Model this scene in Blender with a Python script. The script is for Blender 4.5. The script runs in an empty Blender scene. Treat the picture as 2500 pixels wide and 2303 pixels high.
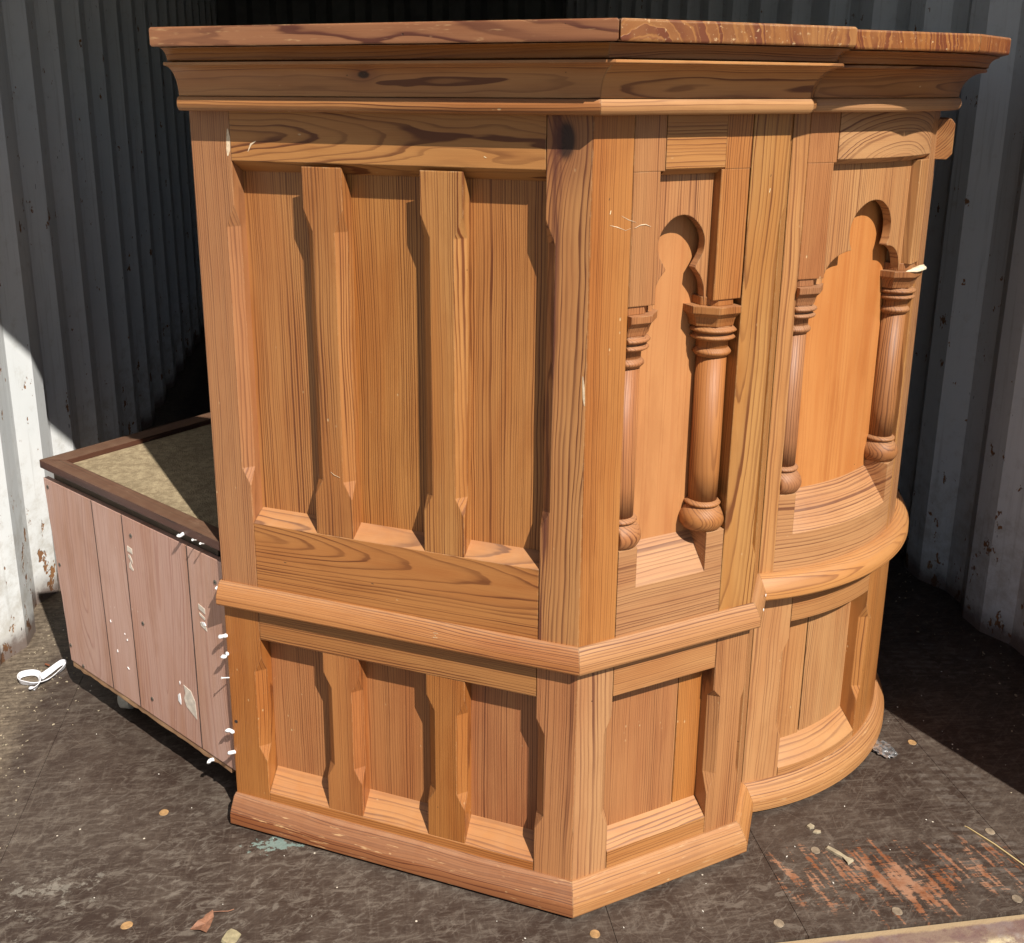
import bpy, bmesh, math, random
from mathutils import Vector, Matrix
from mathutils.geometry import tessellate_polygon
random.seed(11)
R = math.radians
scene = bpy.context.scene
COL = scene.collection

# ------------------------------------------------------------------ camera
cam_d = bpy.data.cameras.new("camera")
cam = bpy.data.objects.new("camera", cam_d); COL.objects.link(cam)
r_ = Vector((0.90447219, -0.42651835, 0.00348542)); u_ = Vector((0.10701819, 0.23483709, 0.96612559)); f_ = Vector((0.41288879, 0.87346073, -0.25804884))
cam.matrix_world = Matrix(((r_.x, u_.x, -f_.x, -0.7076), (r_.y, u_.y, -f_.y, -1.1780), (r_.z, u_.z, -f_.z, 1.2941), (0, 0, 0, 1)))
cam_d.sensor_fit = 'HORIZONTAL'; cam_d.sensor_width = 36.0
cam_d.lens = 2472.445 / 2500 * 36
cam_d.shift_x = 55.59 / 2500; cam_d.shift_y = -271.98 / 2500
cam_d.clip_start = 0.02; cam_d.clip_end = 2000
scene.camera = cam

# ------------------------------------------------------------------ light
SUN_AZ, SUN_EL = R(-5.0), R(48.0)          # horizontal direction the light travels, measured from +y towards +x
travel = Vector((math.sin(SUN_AZ) * math.cos(SUN_EL), math.cos(SUN_AZ) * math.cos(SUN_EL), -math.sin(SUN_EL)))
world = bpy.data.worlds.new("World"); scene.world = world; world.use_nodes = True
nt = world.node_tree; nt.nodes.clear()
sky = nt.nodes.new('ShaderNodeTexSky'); sky.sky_type = 'NISHITA'; sky.sun_disc = False
sky.sun_elevation = SUN_EL; sky.sun_rotation = math.atan2(-travel.x, -travel.y)
bg = nt.nodes.new('ShaderNodeBackground'); bg.inputs['Strength'].default_value = 0.05
out = nt.nodes.new('ShaderNodeOutputWorld')
nt.links.new(sky.outputs[0], bg.inputs[0]); nt.links.new(bg.outputs[0], out.inputs[0])
sun_d = bpy.data.lights.new("sun", 'SUN'); sun_d.energy = 5.0; sun_d.angle = R(0.55); sun_d.color = (1.0, 0.945, 0.86)
sun = bpy.data.objects.new("sun", sun_d); COL.objects.link(sun)
sun.rotation_euler = travel.to_track_quat('-Z', 'Y').to_euler()
sun.location = (0, -6, 8)
scene.view_settings.view_transform = 'Standard'; scene.view_settings.look = 'None'
scene.view_settings.exposure = 0.42; scene.view_settings.gamma = 1.0
scene.cycles.max_bounces = 8; scene.cycles.diffuse_bounces = 2
scene.cycles.use_denoising = True

# ------------------------------------------------------------------ node helpers
class N:
    def __init__(s, name):
        s.m = bpy.data.materials.new(name); s.m.use_nodes = True; s.t = s.m.node_tree; s.t.nodes.clear()
        s.out = s.t.nodes.new('ShaderNodeOutputMaterial'); s.b = s.t.nodes.new('ShaderNodeBsdfPrincipled')
        s.t.links.new(s.b.outputs[0], s.out.inputs[0])
    def node(s, ty, **kw):
        n = s.t.nodes.new(ty)
        for k, v in kw.items(): setattr(n, k, v)
        return n
    def put(s, sock, v):
        if hasattr(v, 'is_output') or isinstance(v, bpy.types.NodeSocket): s.t.links.new(v, sock)
        else: sock.default_value = v
    def math(s, op, a, b=0.0, c=0.0, clamp=False):
        n = s.node('ShaderNodeMath', operation=op); n.use_clamp = clamp
        for i, v in enumerate((a, b, c)): s.put(n.inputs[i], v)
        return n.outputs[0]
    def vec(s, x, y, z):
        n = s.node('ShaderNodeCombineXYZ')
        for i, v in enumerate((x, y, z)): s.put(n.inputs[i], v)
        return n.outputs[0]
    def sep(s, v):
        n = s.node('ShaderNodeSeparateXYZ'); s.put(n.inputs[0], v); return n.outputs
    def noise(s, v, scale=1.0, detail=2.0, rough=0.5, dist=0.0):
        n = s.node('ShaderNodeTexNoise'); s.put(n.inputs['Vector'], v); n.inputs['Scale'].default_value = scale
        n.inputs['Detail'].default_value = detail; n.inputs['Roughness'].default_value = rough; n.inputs['Distortion'].default_value = dist
        return n.outputs
    def vor(s, v, scale=1.0, feature='F1'):
        n = s.node('ShaderNodeTexVoronoi', feature=feature); s.put(n.inputs['Vector'], v); n.inputs['Scale'].default_value = scale
        return n.outputs
    def ramp(s, f, stops):
        n = s.node('ShaderNodeValToRGB'); s.put(n.inputs[0], f); e = n.color_ramp.elements
        while len(e) < len(stops): e.new(0.5)
        for i, (p, c) in enumerate(stops):
            e[i].position = p; e[i].color = (c, c, c, 1) if isinstance(c, (int, float)) else (*c, 1)
        return n.outputs[0]
    def smooth(s, v, lo, hi):
        n = s.node('ShaderNodeMapRange'); n.interpolation_type = 'SMOOTHSTEP'; n.clamp = True
        s.put(n.inputs[0], v); s.put(n.inputs[1], lo); s.put(n.inputs[2], hi); return n.outputs[0]
    def mix(s, f, a, b, mode='MIX'):
        n = s.node('ShaderNodeMix', data_type='RGBA', blend_type=mode); n.clamp_factor = True
        s.put(n.inputs['Factor'], f)
        for k, v in (('A', a), ('B', b)):
            sock = [i for i in n.inputs if i.name == k and i.type == 'RGBA'][0]
            if isinstance(v, tuple): v = (*v, 1) if len(v) == 3 else v
            s.put(sock, v)
        return [o for o in n.outputs if o.type == 'RGBA'][0]
    def oattr(s, name):
        n = s.node('ShaderNodeAttribute', attribute_type='OBJECT', attribute_name=name); return n.outputs['Fac']
    def gattr(s, name):
        n = s.node('ShaderNodeAttribute', attribute_type='GEOMETRY', attribute_name=name); return n.outputs['Vector']
    def bump(s, h, dist, strength=1.0, normal=None):
        n = s.node('ShaderNodeBump'); s.put(n.inputs['Height'], h); n.inputs['Distance'].default_value = dist; n.inputs['Strength'].default_value = strength
        if normal is not None: s.put(n.inputs['Normal'], normal)
        return n.outputs[0]
    def geo(s): return s.node('ShaderNodeNewGeometry').outputs

RINGS = [(0.0, 0.0), (0.40, 0.05), (0.62, 0.28), (0.76, 0.95), (0.91, 1.0), (0.965, 0.2), (1.0, 0.0)]
def make_wood(name, early, late, stain, rough=0.42, fade=1.0, dust=0.5, wear=0.5, scar=(0.62, 0.42, 0.22), rings=RINGS, wob=0.0025, edgew=0.5):
    """growth rings of a log cut by the faces of the piece: 'grain' holds (along, across, depth) in metres"""
    w = N(name)
    l, a, b = w.sep(w.gattr('grain'))
    seed = w.math('MULTIPLY', w.oattr('seed'), 37.0)
    pa, pb, ka, kb = (w.oattr(k) for k in ('pa', 'pb', 'ka', 'kb'))
    pitch = w.oattr('pitch')
    # slow warp of the trunk
    wv = w.vec(w.math('MULTIPLY_ADD', l, 2.3, seed), w.math('MULTIPLY', a, 9.0), w.math('MULTIPLY', b, 9.0))
    n1 = w.noise(wv, 1.0, 2.0, 0.5)['Color']
    wx, wy, wz = w.sep(n1)
    wamp = w.oattr('warp')
    a1 = w.math('ADD', w.math('SUBTRACT', w.math('SUBTRACT', a, pa), w.math('MULTIPLY', l, ka)), w.math('MULTIPLY', w.math('SUBTRACT', wx, 0.5), wamp))
    b1 = w.math('ADD', w.math('SUBTRACT', w.math('SUBTRACT', b, pb), w.math('MULTIPLY', l, kb)), w.math('MULTIPLY', w.math('SUBTRACT', wy, 0.5), wamp))
    rad = w.math('SQRT', w.math('ADD', w.math('MULTIPLY', a1, a1), w.math('MULTIPLY', b1, b1)))
    # small wobble and knots
    n2 = w.noise(w.vec(w.math('MULTIPLY_ADD', l, 14.0, seed), w.math('MULTIPLY', a, 110.0), w.math('MULTIPLY', b, 110.0)), 1.0, 1.0)['Fac']
    rad = w.math('MULTIPLY_ADD', w.math('SUBTRACT', n2, 0.5), wob, rad)
    dk = w.math('SQRT', w.math('ADD', w.math('POWER', w.math('MULTIPLY', w.math('SUBTRACT', l, w.oattr('kl')), 0.55), 2.0), w.math('POWER', w.math('SUBTRACT', a, w.oattr('kc')), 2.0)))
    kr = w.oattr('kr')
    kfall = w.math('EXPONENT', w.math('MULTIPLY', w.math('DIVIDE', dk, w.math('ADD', kr, 0.0001)), -0.9))
    rad = w.math('ADD', rad, w.math('MULTIPLY', kfall, w.math('MULTIPLY', kr, 1.6)))
    t = w.math('DIVIDE', rad, pitch)
    # uneven ring widths
    n3 = w.noise(w.vec(w.math('MULTIPLY', rad, 55.0), seed, 0.0), 1.0, 2.0, 0.6)['Fac']
    t = w.math('MULTIPLY_ADD', w.math('SUBTRACT', n3, 0.5), 4.2, t)
    fr = w.math('FRACT', t)
    lat = w.ramp(fr, rings)
    # each ring has its own strength
    cell = w.node('ShaderNodeTexWhiteNoise', noise_dimensions='2D'); w.put(cell.inputs['Vector'], w.vec(w.math('FLOOR', t), seed, 0.0))
    lat = w.math('MULTIPLY', lat, w.math('MULTIPLY_ADD', cell.outputs['Value'], 0.85, 0.30))
    con = w.math('MULTIPLY', w.oattr('contrast'), w.math('MULTIPLY_ADD', w.smooth(w.noise(w.vec(w.math('MULTIPLY_ADD', l, 3.0, seed), w.math('MULTIPLY', a, 22.0), w.math('MULTIPLY', b, 22.0)), 1.0, 2.0, 0.6)['Fac'], 0.3, 0.68), 0.75, 0.45))
    # tone along the board
    n4 = w.noise(w.vec(w.math('MULTIPLY_ADD', l, 2.2, seed), w.math('MULTIPLY', a, 14.0), w.math('MULTIPLY', b, 14.0)), 1.0, 3.0, 0.6)['Fac']
    e2 = w.mix(w.smooth(n4, 0.36, 0.72), early, tuple(x * y for x, y in zip(early, (0.86, 0.72, 0.58))))
    col = w.mix(w.math('MULTIPLY', lat, con, clamp=True), e2, late)
    # fibres
    nf = w.noise(w.vec(w.math('MULTIPLY_ADD', l, 9.0, seed), w.math('MULTIPLY', a, 900.0), w.math('MULTIPLY', b, 900.0)), 1.0, 2.0, 0.6)['Fac']
    col = w.mix(w.math('MULTIPLY', w.math('SUBTRACT', nf, 0.42, clamp=True), 0.6), col, late)
    # tone of the whole piece (orange / brown varnish)
    tone = w.oattr('tone')
    col = w.mix(w.math('MULTIPLY', tone, 1.0, clamp=True), col, w.mix(1.0, col, stain, 'MULTIPLY'))
    # knot heart
    kd = w.math('DIVIDE', dk, w.math('ADD', kr, 0.0001))
    col = w.mix(w.math('MULTIPLY', w.smooth(kd, 1.05, 0.6), 0.95), col, (0.028, 0.012, 0.008))
    col = w.mix(w.math('MULTIPLY', w.math('MULTIPLY', w.smooth(kd, 3.2, 0.9), w.smooth(kd, 0.5, 1.0)), 0.55), col, (0.19, 0.055, 0.018))
    # dark heartwood streak running with the grain
    sw = w.oattr('sw')
    sd_ = w.math('DIVIDE', w.math('ABSOLUTE', w.math('SUBTRACT', w.math('ADD', a, w.math('MULTIPLY', w.math('SUBTRACT', wx, 0.5), 0.03)), w.math('MULTIPLY_ADD', l, w.oattr('sl'), w.oattr('sc')))), w.math('ADD', sw, 0.00001))
    sfin = w.noise(w.vec(w.math('MULTIPLY_ADD', l, 5.0, seed), w.math('MULTIPLY', a, 120.0), 0.0), 1.0, 3.0, 0.6)['Fac']
    smk = w.math('MULTIPLY', w.smooth(sd_, 1.0, 0.25), w.smooth(sfin, 0.36, 0.56))
    col = w.mix(w.math('MULTIPLY', smk, 0.8), col, (0.095, 0.022, 0.012))
    pos = w.geo()['Position']
    # blotchy old varnish
    nb = w.noise(pos, 7.0, 4.0, 0.6)['Fac']
    col = w.mix(w.math('MULTIPLY', w.smooth(nb, 0.55, 0.78), 0.35), col, w.mix(1.0, col, (0.74, 0.65, 0.54), 'MULTIPLY'))
    nb2 = w.noise(w.vec(w.math('MULTIPLY_ADD', l, 5.0, seed), w.math('MULTIPLY', a, 20.0), w.math('MULTIPLY', b, 20.0)), 1.0, 5.0, 0.65)['Fac']
    col = w.mix(w.math('MULTIPLY', w.smooth(nb2, 0.50, 0.70), 0.38), col, w.mix(1.0, col, (0.74, 0.63, 0.50), 'MULTIPLY'))
    hs = w.node('ShaderNodeHueSaturation'); rv_ = w.node('ShaderNodeTexWhiteNoise', noise_dimensions='1D'); w.put(rv_.inputs['W'], seed)
    rr_, rg_, rb_ = w.sep(rv_.outputs['Color'])
    w.put(hs.inputs['Hue'], w.math('MULTIPLY_ADD', rr_, 0.005, 0.4988)); w.put(hs.inputs['Saturation'], w.math('MULTIPLY_ADD', rg_, 0.10, 0.90)); w.put(hs.inputs['Value'], w.math('MULTIPLY_ADD', rb_, 0.16, 0.95))
    w.put(hs.inputs['Color'], col); col = hs.outputs['Color']
    # scuffs and dings: bare pale wood
    sc = w.vor(w.vec(w.math('MULTIPLY', l, 45.0), w.math('MULTIPLY', a, 85.0), w.math('MULTIPLY_ADD', b, 85.0, seed)), 1.0)['Distance']
    gate = w.noise(pos, 9.0, 3.0, 0.7)['Fac']
    scm = w.math('MULTIPLY', w.smooth(sc, 0.16, 0.06), w.smooth(gate, 0.56 + 0.06 * (1 - wear), 0.66))
    n5 = w.noise(w.vec(w.math('MULTIPLY', l, 22.0), w.math('MULTIPLY', a, 160.0), w.math('MULTIPLY_ADD', b, 160.0, seed)), 1.0, 3.0, 0.7)['Fac']
    worn = w.oattr('worn')
    scm2 = w.math('MULTIPLY', w.smooth(n5, 0.60, 0.72), worn)
    col = w.mix(w.math('MULTIPLY', w.math('MAXIMUM', scm, scm2), 0.75), col, scar)
    wv_ = w.vor(w.vec(w.math('MULTIPLY', l, 22.0), w.math('MULTIPLY_ADD', a, 22.0, seed), w.math('MULTIPLY', b, 22.0)), 1.0)
    wm = w.math('MULTIPLY', w.smooth(wv_['Distance'], 0.034, 0.020), w.smooth(w.sep(wv_['Color'])[1], 0.74, 0.78))
    col = w.mix(w.math('MULTIPLY', wm, 0.85), col, (0.035, 0.016, 0.009))
    # pale dust lying on upward faces
    bv = w.node('ShaderNodeBevel'); bv.samples = 3; bv.inputs['Radius'].default_value = 0.0022
    dt = w.node('ShaderNodeVectorMath', operation='DOT_PRODUCT'); w.put(dt.inputs[0], bv.outputs[0]); w.put(dt.inputs[1], w.geo()['Normal'])
    edge = w.smooth(dt.outputs['Value'], 0.985, 0.80)
    ne = w.noise(pos, 55.0, 3.0, 0.65)['Fac']
    col = w.mix(w.math('MULTIPLY', w.math('MULTIPLY', edge, w.smooth(ne, 0.44, 0.62)), edgew), col, scar)
    nz = w.sep(w.geo()['True Normal'])[2]
    nd = w.noise(pos, 38.0, 3.0, 0.6)['Fac']
    dm = w.math('MULTIPLY', w.smooth(nz, 0.22, 0.8), w.math('MULTIPLY_ADD', nd, 0.6, 0.15))
    col = w.mix(w.math('MULTIPLY', dm, dust), col, (0.43, 0.295, 0.185))
    if fade != 1.0:
        col = w.mix(1.0, col, (fade, fade, fade), 'MULTIPLY')
    w.put(w.b.inputs['Base Color'], col)
    rg = w.math('MULTIPLY_ADD', nb, 0.22, rough - 0.1)
    rg = w.math('ADD', rg, w.math('MULTIPLY', dm, 0.2))
    w.put(w.b.inputs['Roughness'], rg)
    w.b.inputs['Specular IOR Level'].default_value = 0.38
    h = w.math('ADD', w.math('MULTIPLY', lat, 0.6), w.math('ADD', w.math('MULTIPLY', nf, 0.5), w.math('ADD', w.math('MULTIPLY', scm, -1.2), w.math('MULTIPLY', wm, -1.5))))
    w.put(w.b.inputs['Normal'], w.bump(h, 0.0006, 0.55, bv.outputs[0]))
    return w.m

EARLY = (0.440, 0.186, 0.049); LATE = (0.135, 0.038, 0.010); STAIN = (0.82, 0.64, 0.42)
PINE = make_wood("pine_varnished", EARLY, LATE, STAIN)
PINE_PALE = make_wood("pine_sun_bleached", (0.445, 0.212, 0.068), (0.155, 0.049, 0.015), STAIN, dust=0.3)
BROAD = [(0.0, 0.0), (0.22, 0.05), (0.36, 0.85), (0.90, 1.0), (0.97, 0.1), (1.0, 0.0)]
PINE_TOP = make_wood("pine_worn_top", (0.37, 0.165, 0.050), (0.165, 0.046, 0.019), (0.7, 0.4, 0.26), rough=0.35, wear=1.0, scar=(0.74, 0.52, 0.28), rings=BROAD, wob=0.006)
PINE_OLD = make_wood("pine_old_dark_varnish", (0.315, 0.125, 0.042), (0.105, 0.028, 0.012), (0.7, 0.4, 0.26), rough=0.4, wear=1.0, scar=(0.62, 0.38, 0.18))
SMOOTH = make_wood("fir_back_panel", (0.49, 0.205, 0.056), (0.385, 0.130, 0.030), (0.85, 0.6, 0.4), rough=0.4, dust=0.2, wear=0.1)
TURNED = make_wood("pine_turned", (0.38, 0.165, 0.054), (0.125, 0.038, 0.012), STAIN, rough=0.50, dust=0.35, wear=0.3)
PINK = make_wood("plywood_pink_stained", (0.56, 0.345, 0.275), (0.36, 0.165, 0.12), (0.9, 0.8, 0.75), rough=0.6, dust=0.0, wear=0.3, scar=(0.75, 0.62, 0.52), edgew=0.0)
DARK = make_wood("hardwood_dark_stained", (0.095, 0.036, 0.022), (0.032, 0.012, 0.009), (0.7, 0.6, 0.5), rough=0.4, dust=0.35, wear=0.9, scar=(0.26, 0.15, 0.10))
RAW = make_wood("raw_board", (0.42, 0.26, 0.14), (0.2, 0.1, 0.045), STAIN, rough=0.7, dust=0.2)

def simple(name, col, rough=0.5, metal=0.0, spec=0.5, nscale=0, namp=0.0, bump=0.0):
    w = N(name); w.b.inputs['Roughness'].default_value = rough; w.b.inputs['Metallic'].default_value = metal
    w.b.inputs['Specular IOR Level'].default_value = spec
    if nscale:
        n = w.noise(w.geo()['Position'], nscale, 4.0, 0.65)['Fac']
        c = w.mix(w.smooth(n, 0.35, 0.7), tuple(x * (1 - namp) for x in col), tuple(min(1, x * (1 + namp * 0.5)) for x in col))
        w.put(w.b.inputs['Base Color'], c)
        if bump: w.put(w.b.inputs['Normal'], w.bump(n, bump, 0.6))
    else: w.b.inputs['Base Color'].default_value = (*col, 1)
    return w.m

# ------------------------------------------------------------------ frames: (u along, o outward, z up) -> world
G45 = R(45)
aA = Vector((-math.cos(G45), math.sin(G45))); nA = Vector((-math.sin(G45), -math.cos(G45)))
CC = Vector((.522, .545)); RW = .482
DEG = RW * math.pi / 180            # metres of wall per degree of the bow
LB = .3294; SL = .1089              # width of the canted front, length of the step
SD = Vector((math.cos(G45), math.sin(G45)))
def FA(u, o, z): return (aA.x * u + nA.x * o, aA.y * u + nA.y * o, z)
def FB(u, o, z): return (u, -o, z)
def FS(u, o, z): return (LB + SD.x * u + SD.y * o, SD.y * u - SD.x * o, z)
def FC(u, o, z):                    # u in degrees round the bow
    r = RW + o; t = R(u); return (CC.x + r * math.cos(t), CC.y + r * math.sin(t), z)
def mirror(p):                      # the other half of the pulpit
    dx, dy = p[0] - CC.x, p[1] - CC.y; return (CC.x - dy, CC.y - dx, p[2])
def FB2(u, o, z): return mirror(FB(u, o, z))
def FA2(u, o, z): return mirror(FA(u, o, z))
def FS2(u, o, z): return mirror(FS(u, o, z))
def scale_u(F): return DEG if F is FC else 1.0

# ------------------------------------------------------------------ mesh helper
def setp(o, **k):
    for n, v in k.items(): o[n] = v
GR = dict(straight=dict(pitch=.0046, contrast=1.0, warp=.010), flat=dict(pitch=.0052, contrast=1.0, warp=.024))
def grain_props(o, kind, seed=None, wide=.1, **kw):
    rnd = random.Random(seed if seed is not None else random.random())
    s = rnd.random()
    PITCH = 1.0
    p = dict(seed=s, pa=0.0, pb=0.0, ka=0.0, kb=0.0, pitch=.0046, contrast=.95, warp=.016, tone=rnd.uniform(.0, .3), kl=9.0, kc=9.0, kr=.0, worn=0.0, sw=0.0, sc=9.0, sl=0.0)
    if kind == 'straight':
        p.update(pa=rnd.choice((-1, 1)) * rnd.uniform(.25, .45), pb=-rnd.uniform(.02, .10), ka=rnd.uniform(-.006, .006), pitch=rnd.uniform(.0040, .0054))
    elif kind == 'fine':
        p.update(pa=rnd.choice((-1, 1)) * rnd.uniform(.3, .5), pb=-rnd.uniform(.02, .10), ka=rnd.uniform(-.004, .004), pitch=rnd.uniform(.0028, .0038), contrast=.7)
    elif kind == 'flat':
        p.update(pa=rnd.uniform(-.012, .012), pb=-rnd.uniform(.035, .06), ka=rnd.uniform(-.02, .02), kb=rnd.choice((-1, 1)) * rnd.uniform(.035, .06), pitch=rnd.uniform(.0050, .0070), warp=.03, contrast=1.15)
    elif kind == 'mild':
        p.update(pa=rnd.choice((-1, 1)) * rnd.uniform(.05, .09), pb=-rnd.uniform(.03, .06), ka=rnd.uniform(-.03, .03), kb=rnd.uniform(-.02, .02), pitch=rnd.uniform(.0042, .006), warp=.026, contrast=.9)
    p.update(kw); p['pitch'] *= PITCH
    for k, v in p.items(): o[k] = float(v)

class Part:
    """vertices are kept in frame coordinates; the grain coordinates come from them"""
    def __init__(s, F, axis='z'): s.F = F; s.axis = axis; s.v = []; s.f = []; s.smooth = set()
    def add(s, vs, fs, smooth=False):
        n = len(s.v); s.v += vs
        for f in fs:
            if smooth: s.smooth.add(len(s.f))
            s.f.append(tuple(i + n for i in f))
        return s
    def bar(s, u0, u1, o0, o1, z0, z1, L=None, Rr=None, cut=0.0, c0=.0009, mit0=0.0, mit1=0.0, nu=1, lean=0.0):
        """upright bar; L / Rr: stop chamfers as (z_low_apex, z_low_base, z_high_base, z_high_apex, size)"""
        k = scale_u(s.F)
        def cz(st, z):
            if not st: return c0
            a, b, c, d, w = st
            if z <= a or z >= d: return c0
            if b <= z <= c: return w
            t = (z - a) / (b - a) if z < b else (d - z) / (d - c)
            return c0 + (w - c0) * t
        zs = {z0, z1}
        for st in (L, Rr):
            if st: zs.update(x for x in st[:4] if z0 < x < z1)
        zs = sorted(zs); rings = []
        for z in zs:
            cl, cr = cz(L, z), cz(Rr, z)
            pts = [(u0 + mit0 * (o1 - o0) / k, o0), (u0, o1 - cl), (u0 + cl / k, o1)]
            for i in range(1, nu): pts.append((u0 + cl / k + (u1 - u0 - (cl + cr) / k) * i / nu, o1))
            pts += [(u1 - cr / k, o1), (u1, o1 - cr), (u1 - mit1 * (o1 - o0) / k, o0)]
            for i in range(1, nu): pts.append((pts[-1][0] + (pts[0][0] - u1 + mit1 * (o1 - o0) / k) / nu, o0))
            top = z == zs[-1]
            rings.append([(u + lean * (z - z0), o, z - (cut * (o1 - o) if top else 0)) for u, o in pts])
        m = len(rings[0]); vs = [p for r in rings for p in r]; fs = []
        for i in range(len(rings) - 1):
            for j in range(m):
                a, b = i * m + j, i * m + (j + 1) % m; fs.append((a, b, b + m, a + m))
        fs.append(tuple(range(m))[::-1]); fs.append(tuple((len(rings) - 1) * m + j for j in range(m)))
        return s.add(vs, fs)
    def rail(s, u0, u1, prof, nu=1):
        """prof: closed (o, z) outline"""
        m = len(prof); vs = []; fs = []
        for i in range(nu + 1):
            u = u0 + (u1 - u0) * i / nu; vs += [(u, o, z) for o, z in prof]
        for i in range(nu):
            for j in range(m):
                a, b = i * m + j, i * m + (j + 1) % m; fs.append((a, a + m, b + m, b))
        fs.append(tuple(range(m))); fs.append(tuple(nu * m + j for j in range(m))[::-1])
        return s.add(vs, fs)
    def plate(s, outline, o0, o1, cuts=()):
        """flat outline in (u, z), possibly with re-entrant edges, given thickness; cuts: u values to subdivide at"""
        bm = bmesh.new(); vv = [bm.verts.new((u, 0, z)) for u, z in outline]
        for tri in tessellate_polygon([[Vector((u, z, 0)) for u, z in outline]]):
            try: bm.faces.new([vv[i] for i in tri])
            except ValueError: pass
        for c in cuts:
            bmesh.ops.bisect_plane(bm, geom=bm.verts[:] + bm.edges[:] + bm.faces[:], plane_co=(c, 0, 0), plane_no=(1, 0, 0))
        for f in bm.faces:
            f.normal_update()
            if f.normal.y > 0: f.normal_flip()
        bm.verts.index_update(); n = len(bm.verts)
        P = [v.co.copy() for v in bm.verts]
        vs = [(p.x, o1, p.z) for p in P] + [(p.x, o0, p.z) for p in P]
        fs = [tuple(v.index for v in f.verts) for f in bm.faces]; fs += [tuple(v.index + n for v in f.verts)[::-1] for f in bm.faces]
        for e in bm.edges:
            if len(e.link_faces) == 1:
                l = e.link_loops[0] if hasattr(e, 'link_loops') else e.link_faces[0].loops[0]
                fv = [v.index for v in e.link_faces[0].verts]; a, b = e.verts[0].index, e.verts[1].index
                i = fv.index(a)
                if fv[(i + 1) % len(fv)] != b: a, b = b, a
                fs.append((b, a, a + n, b + n))
        bm.free(); return s.add(vs, fs)
    def build(s, name, mat, parent=None, kind='straight', seed=None, label=None, fix=True, jit=0.0, **gk):
        k = scale_u(s.F)
        me = bpy.data.meshes.new(name)
        vs = s.v
        if jit:
            rr = random.Random(len(vs)); vs = [(u + rr.uniform(-jit, jit) / k, o + rr.uniform(-jit, jit), z + rr.uniform(-jit, jit)) for u, o, z in vs]
        me.from_pydata([s.F(*p) for p in vs], [], s.f)
        if s.axis == 'z':
            um = sum(p[0] for p in vs) / len(vs) if vs else 0
            g = [(p[2], (p[0] - um) * k, p[1]) for p in vs]
        else:
            zm = sum(p[2] for p in vs) / len(vs)
            g = [(p[0] * k, p[2] - zm, p[1]) for p in vs]
        at = me.attributes.new('grain', 'FLOAT_VECTOR', 'POINT')
        at.data.foreach_set('vector', [c for q in g for c in q])
        if fix:
            bm = bmesh.new(); bm.from_mesh(me); bmesh.ops.recalc_face_normals(bm, faces=bm.faces[:]); bm.to_mesh(me); bm.free()
        for i in s.smooth: me.polygons[i].use_smooth = True
        me.materials.append(mat)
        o = bpy.data.objects.new(name, me); COL.objects.link(o)
        if parent: o.parent = parent
        if label: o['label'] = label
        grain_props(o, kind, seed, **gk)
        return o

def ident(x, y, z): return (x, y, z)
def empty(name, label, cat, loc=(0, 0, 0), group=None):
    o = bpy.data.objects.new(name, None); COL.objects.link(o); o.location = loc; o.empty_display_size = .05
    o['label'] = label; o['category'] = cat
    if group: o['group'] = group
    return o
def mesh_obj(name, verts, faces, mat, parent=None, smooth=False, fix=True):
    me = bpy.data.meshes.new(name); me.from_pydata(verts, [], faces)
    if fix:
        bm = bmesh.new(); bm.from_mesh(me); bmesh.ops.recalc_face_normals(bm, faces=bm.faces[:]); bm.to_mesh(me); bm.free()
    if smooth: me.polygons.foreach_set('use_smooth', [True] * len(me.polygons))
    me.materials.append(mat); o = bpy.data.objects.new(name, me); COL.objects.link(o)
    if parent: o.parent = parent
    return o

# ------------------------------------------------------------------ container: setting
TH = R(72.7)
ax = Vector((math.cos(TH), math.sin(TH))); lt = Vector((math.sin(TH), -math.cos(TH)))   # into the container / to its right
def K(s, l, z): return (ax.x * s + lt.x * l, ax.y * s + lt.y * l, z)
AXV, LTV = (ax.x, ax.y, 0), (lt.x, lt.y, 0)

def kcoords(w):
    p = w.geo()['Position']
    def dot(v):
        n = w.node('ShaderNodeVectorMath', operation='DOT_PRODUCT'); w.put(n.inputs[0], p); n.inputs[1].default_value = v; return n.outputs['Value']
    return p, dot(AXV), dot(LTV), w.sep(p)[2]

# floor board: dark phenolic plywood, scuffed
w = N("floor_plywood_dark")
p, s_, l_, z_ = kcoords(w)
n_big = w.noise(p, 3.2, 4.0, 0.6)['Fac']; n_mid = w.noise(p, 14.0, 5.0, 0.65)['Fac']
sc1 = w.noise(w.vec(w.math('MULTIPLY', l_, 12.0), w.math('MULTIPLY', s_, 130.0), 0.0), 1.0, 4.0, 0.65, 0.6)['Fac']
sc2 = w.noise(w.vec(w.math('MULTIPLY', l_, 140.0), w.math('MULTIPLY', s_, 16.0), 3.0), 1.0, 4.0, 0.65, 0.5)['Fac']
dg = w.math('ADD', w.math('MULTIPLY', l_, .75), w.math('MULTIPLY', s_, .65)); dh = w.math('SUBTRACT', w.math('MULTIPLY', l_, .65), w.math('MULTIPLY', s_, .75))
sc3 = w.noise(w.vec(w.math('MULTIPLY', dg, 10.0), w.math('MULTIPLY', dh, 150.0), 7.0), 1.0, 3.0, 0.65, 0.4)['Fac']
def blob0(cl, cs, rl, rs):
    dx = w.math('DIVIDE', w.math('SUBTRACT', l_, cl), rl); dy = w.math('DIVIDE', w.math('SUBTRACT', s_, cs), rs)
    return w.math('SUBTRACT', 1.0, w.math('SQRT', w.math('ADD', w.math('MULTIPLY', dx, dx), w.math('MULTIPLY', dy, dy))), clamp=True)
col = w.mix(w.smooth(n_big, .35, .7), (0.034, 0.0205, 0.0150), (0.055, 0.039, 0.030))
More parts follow.
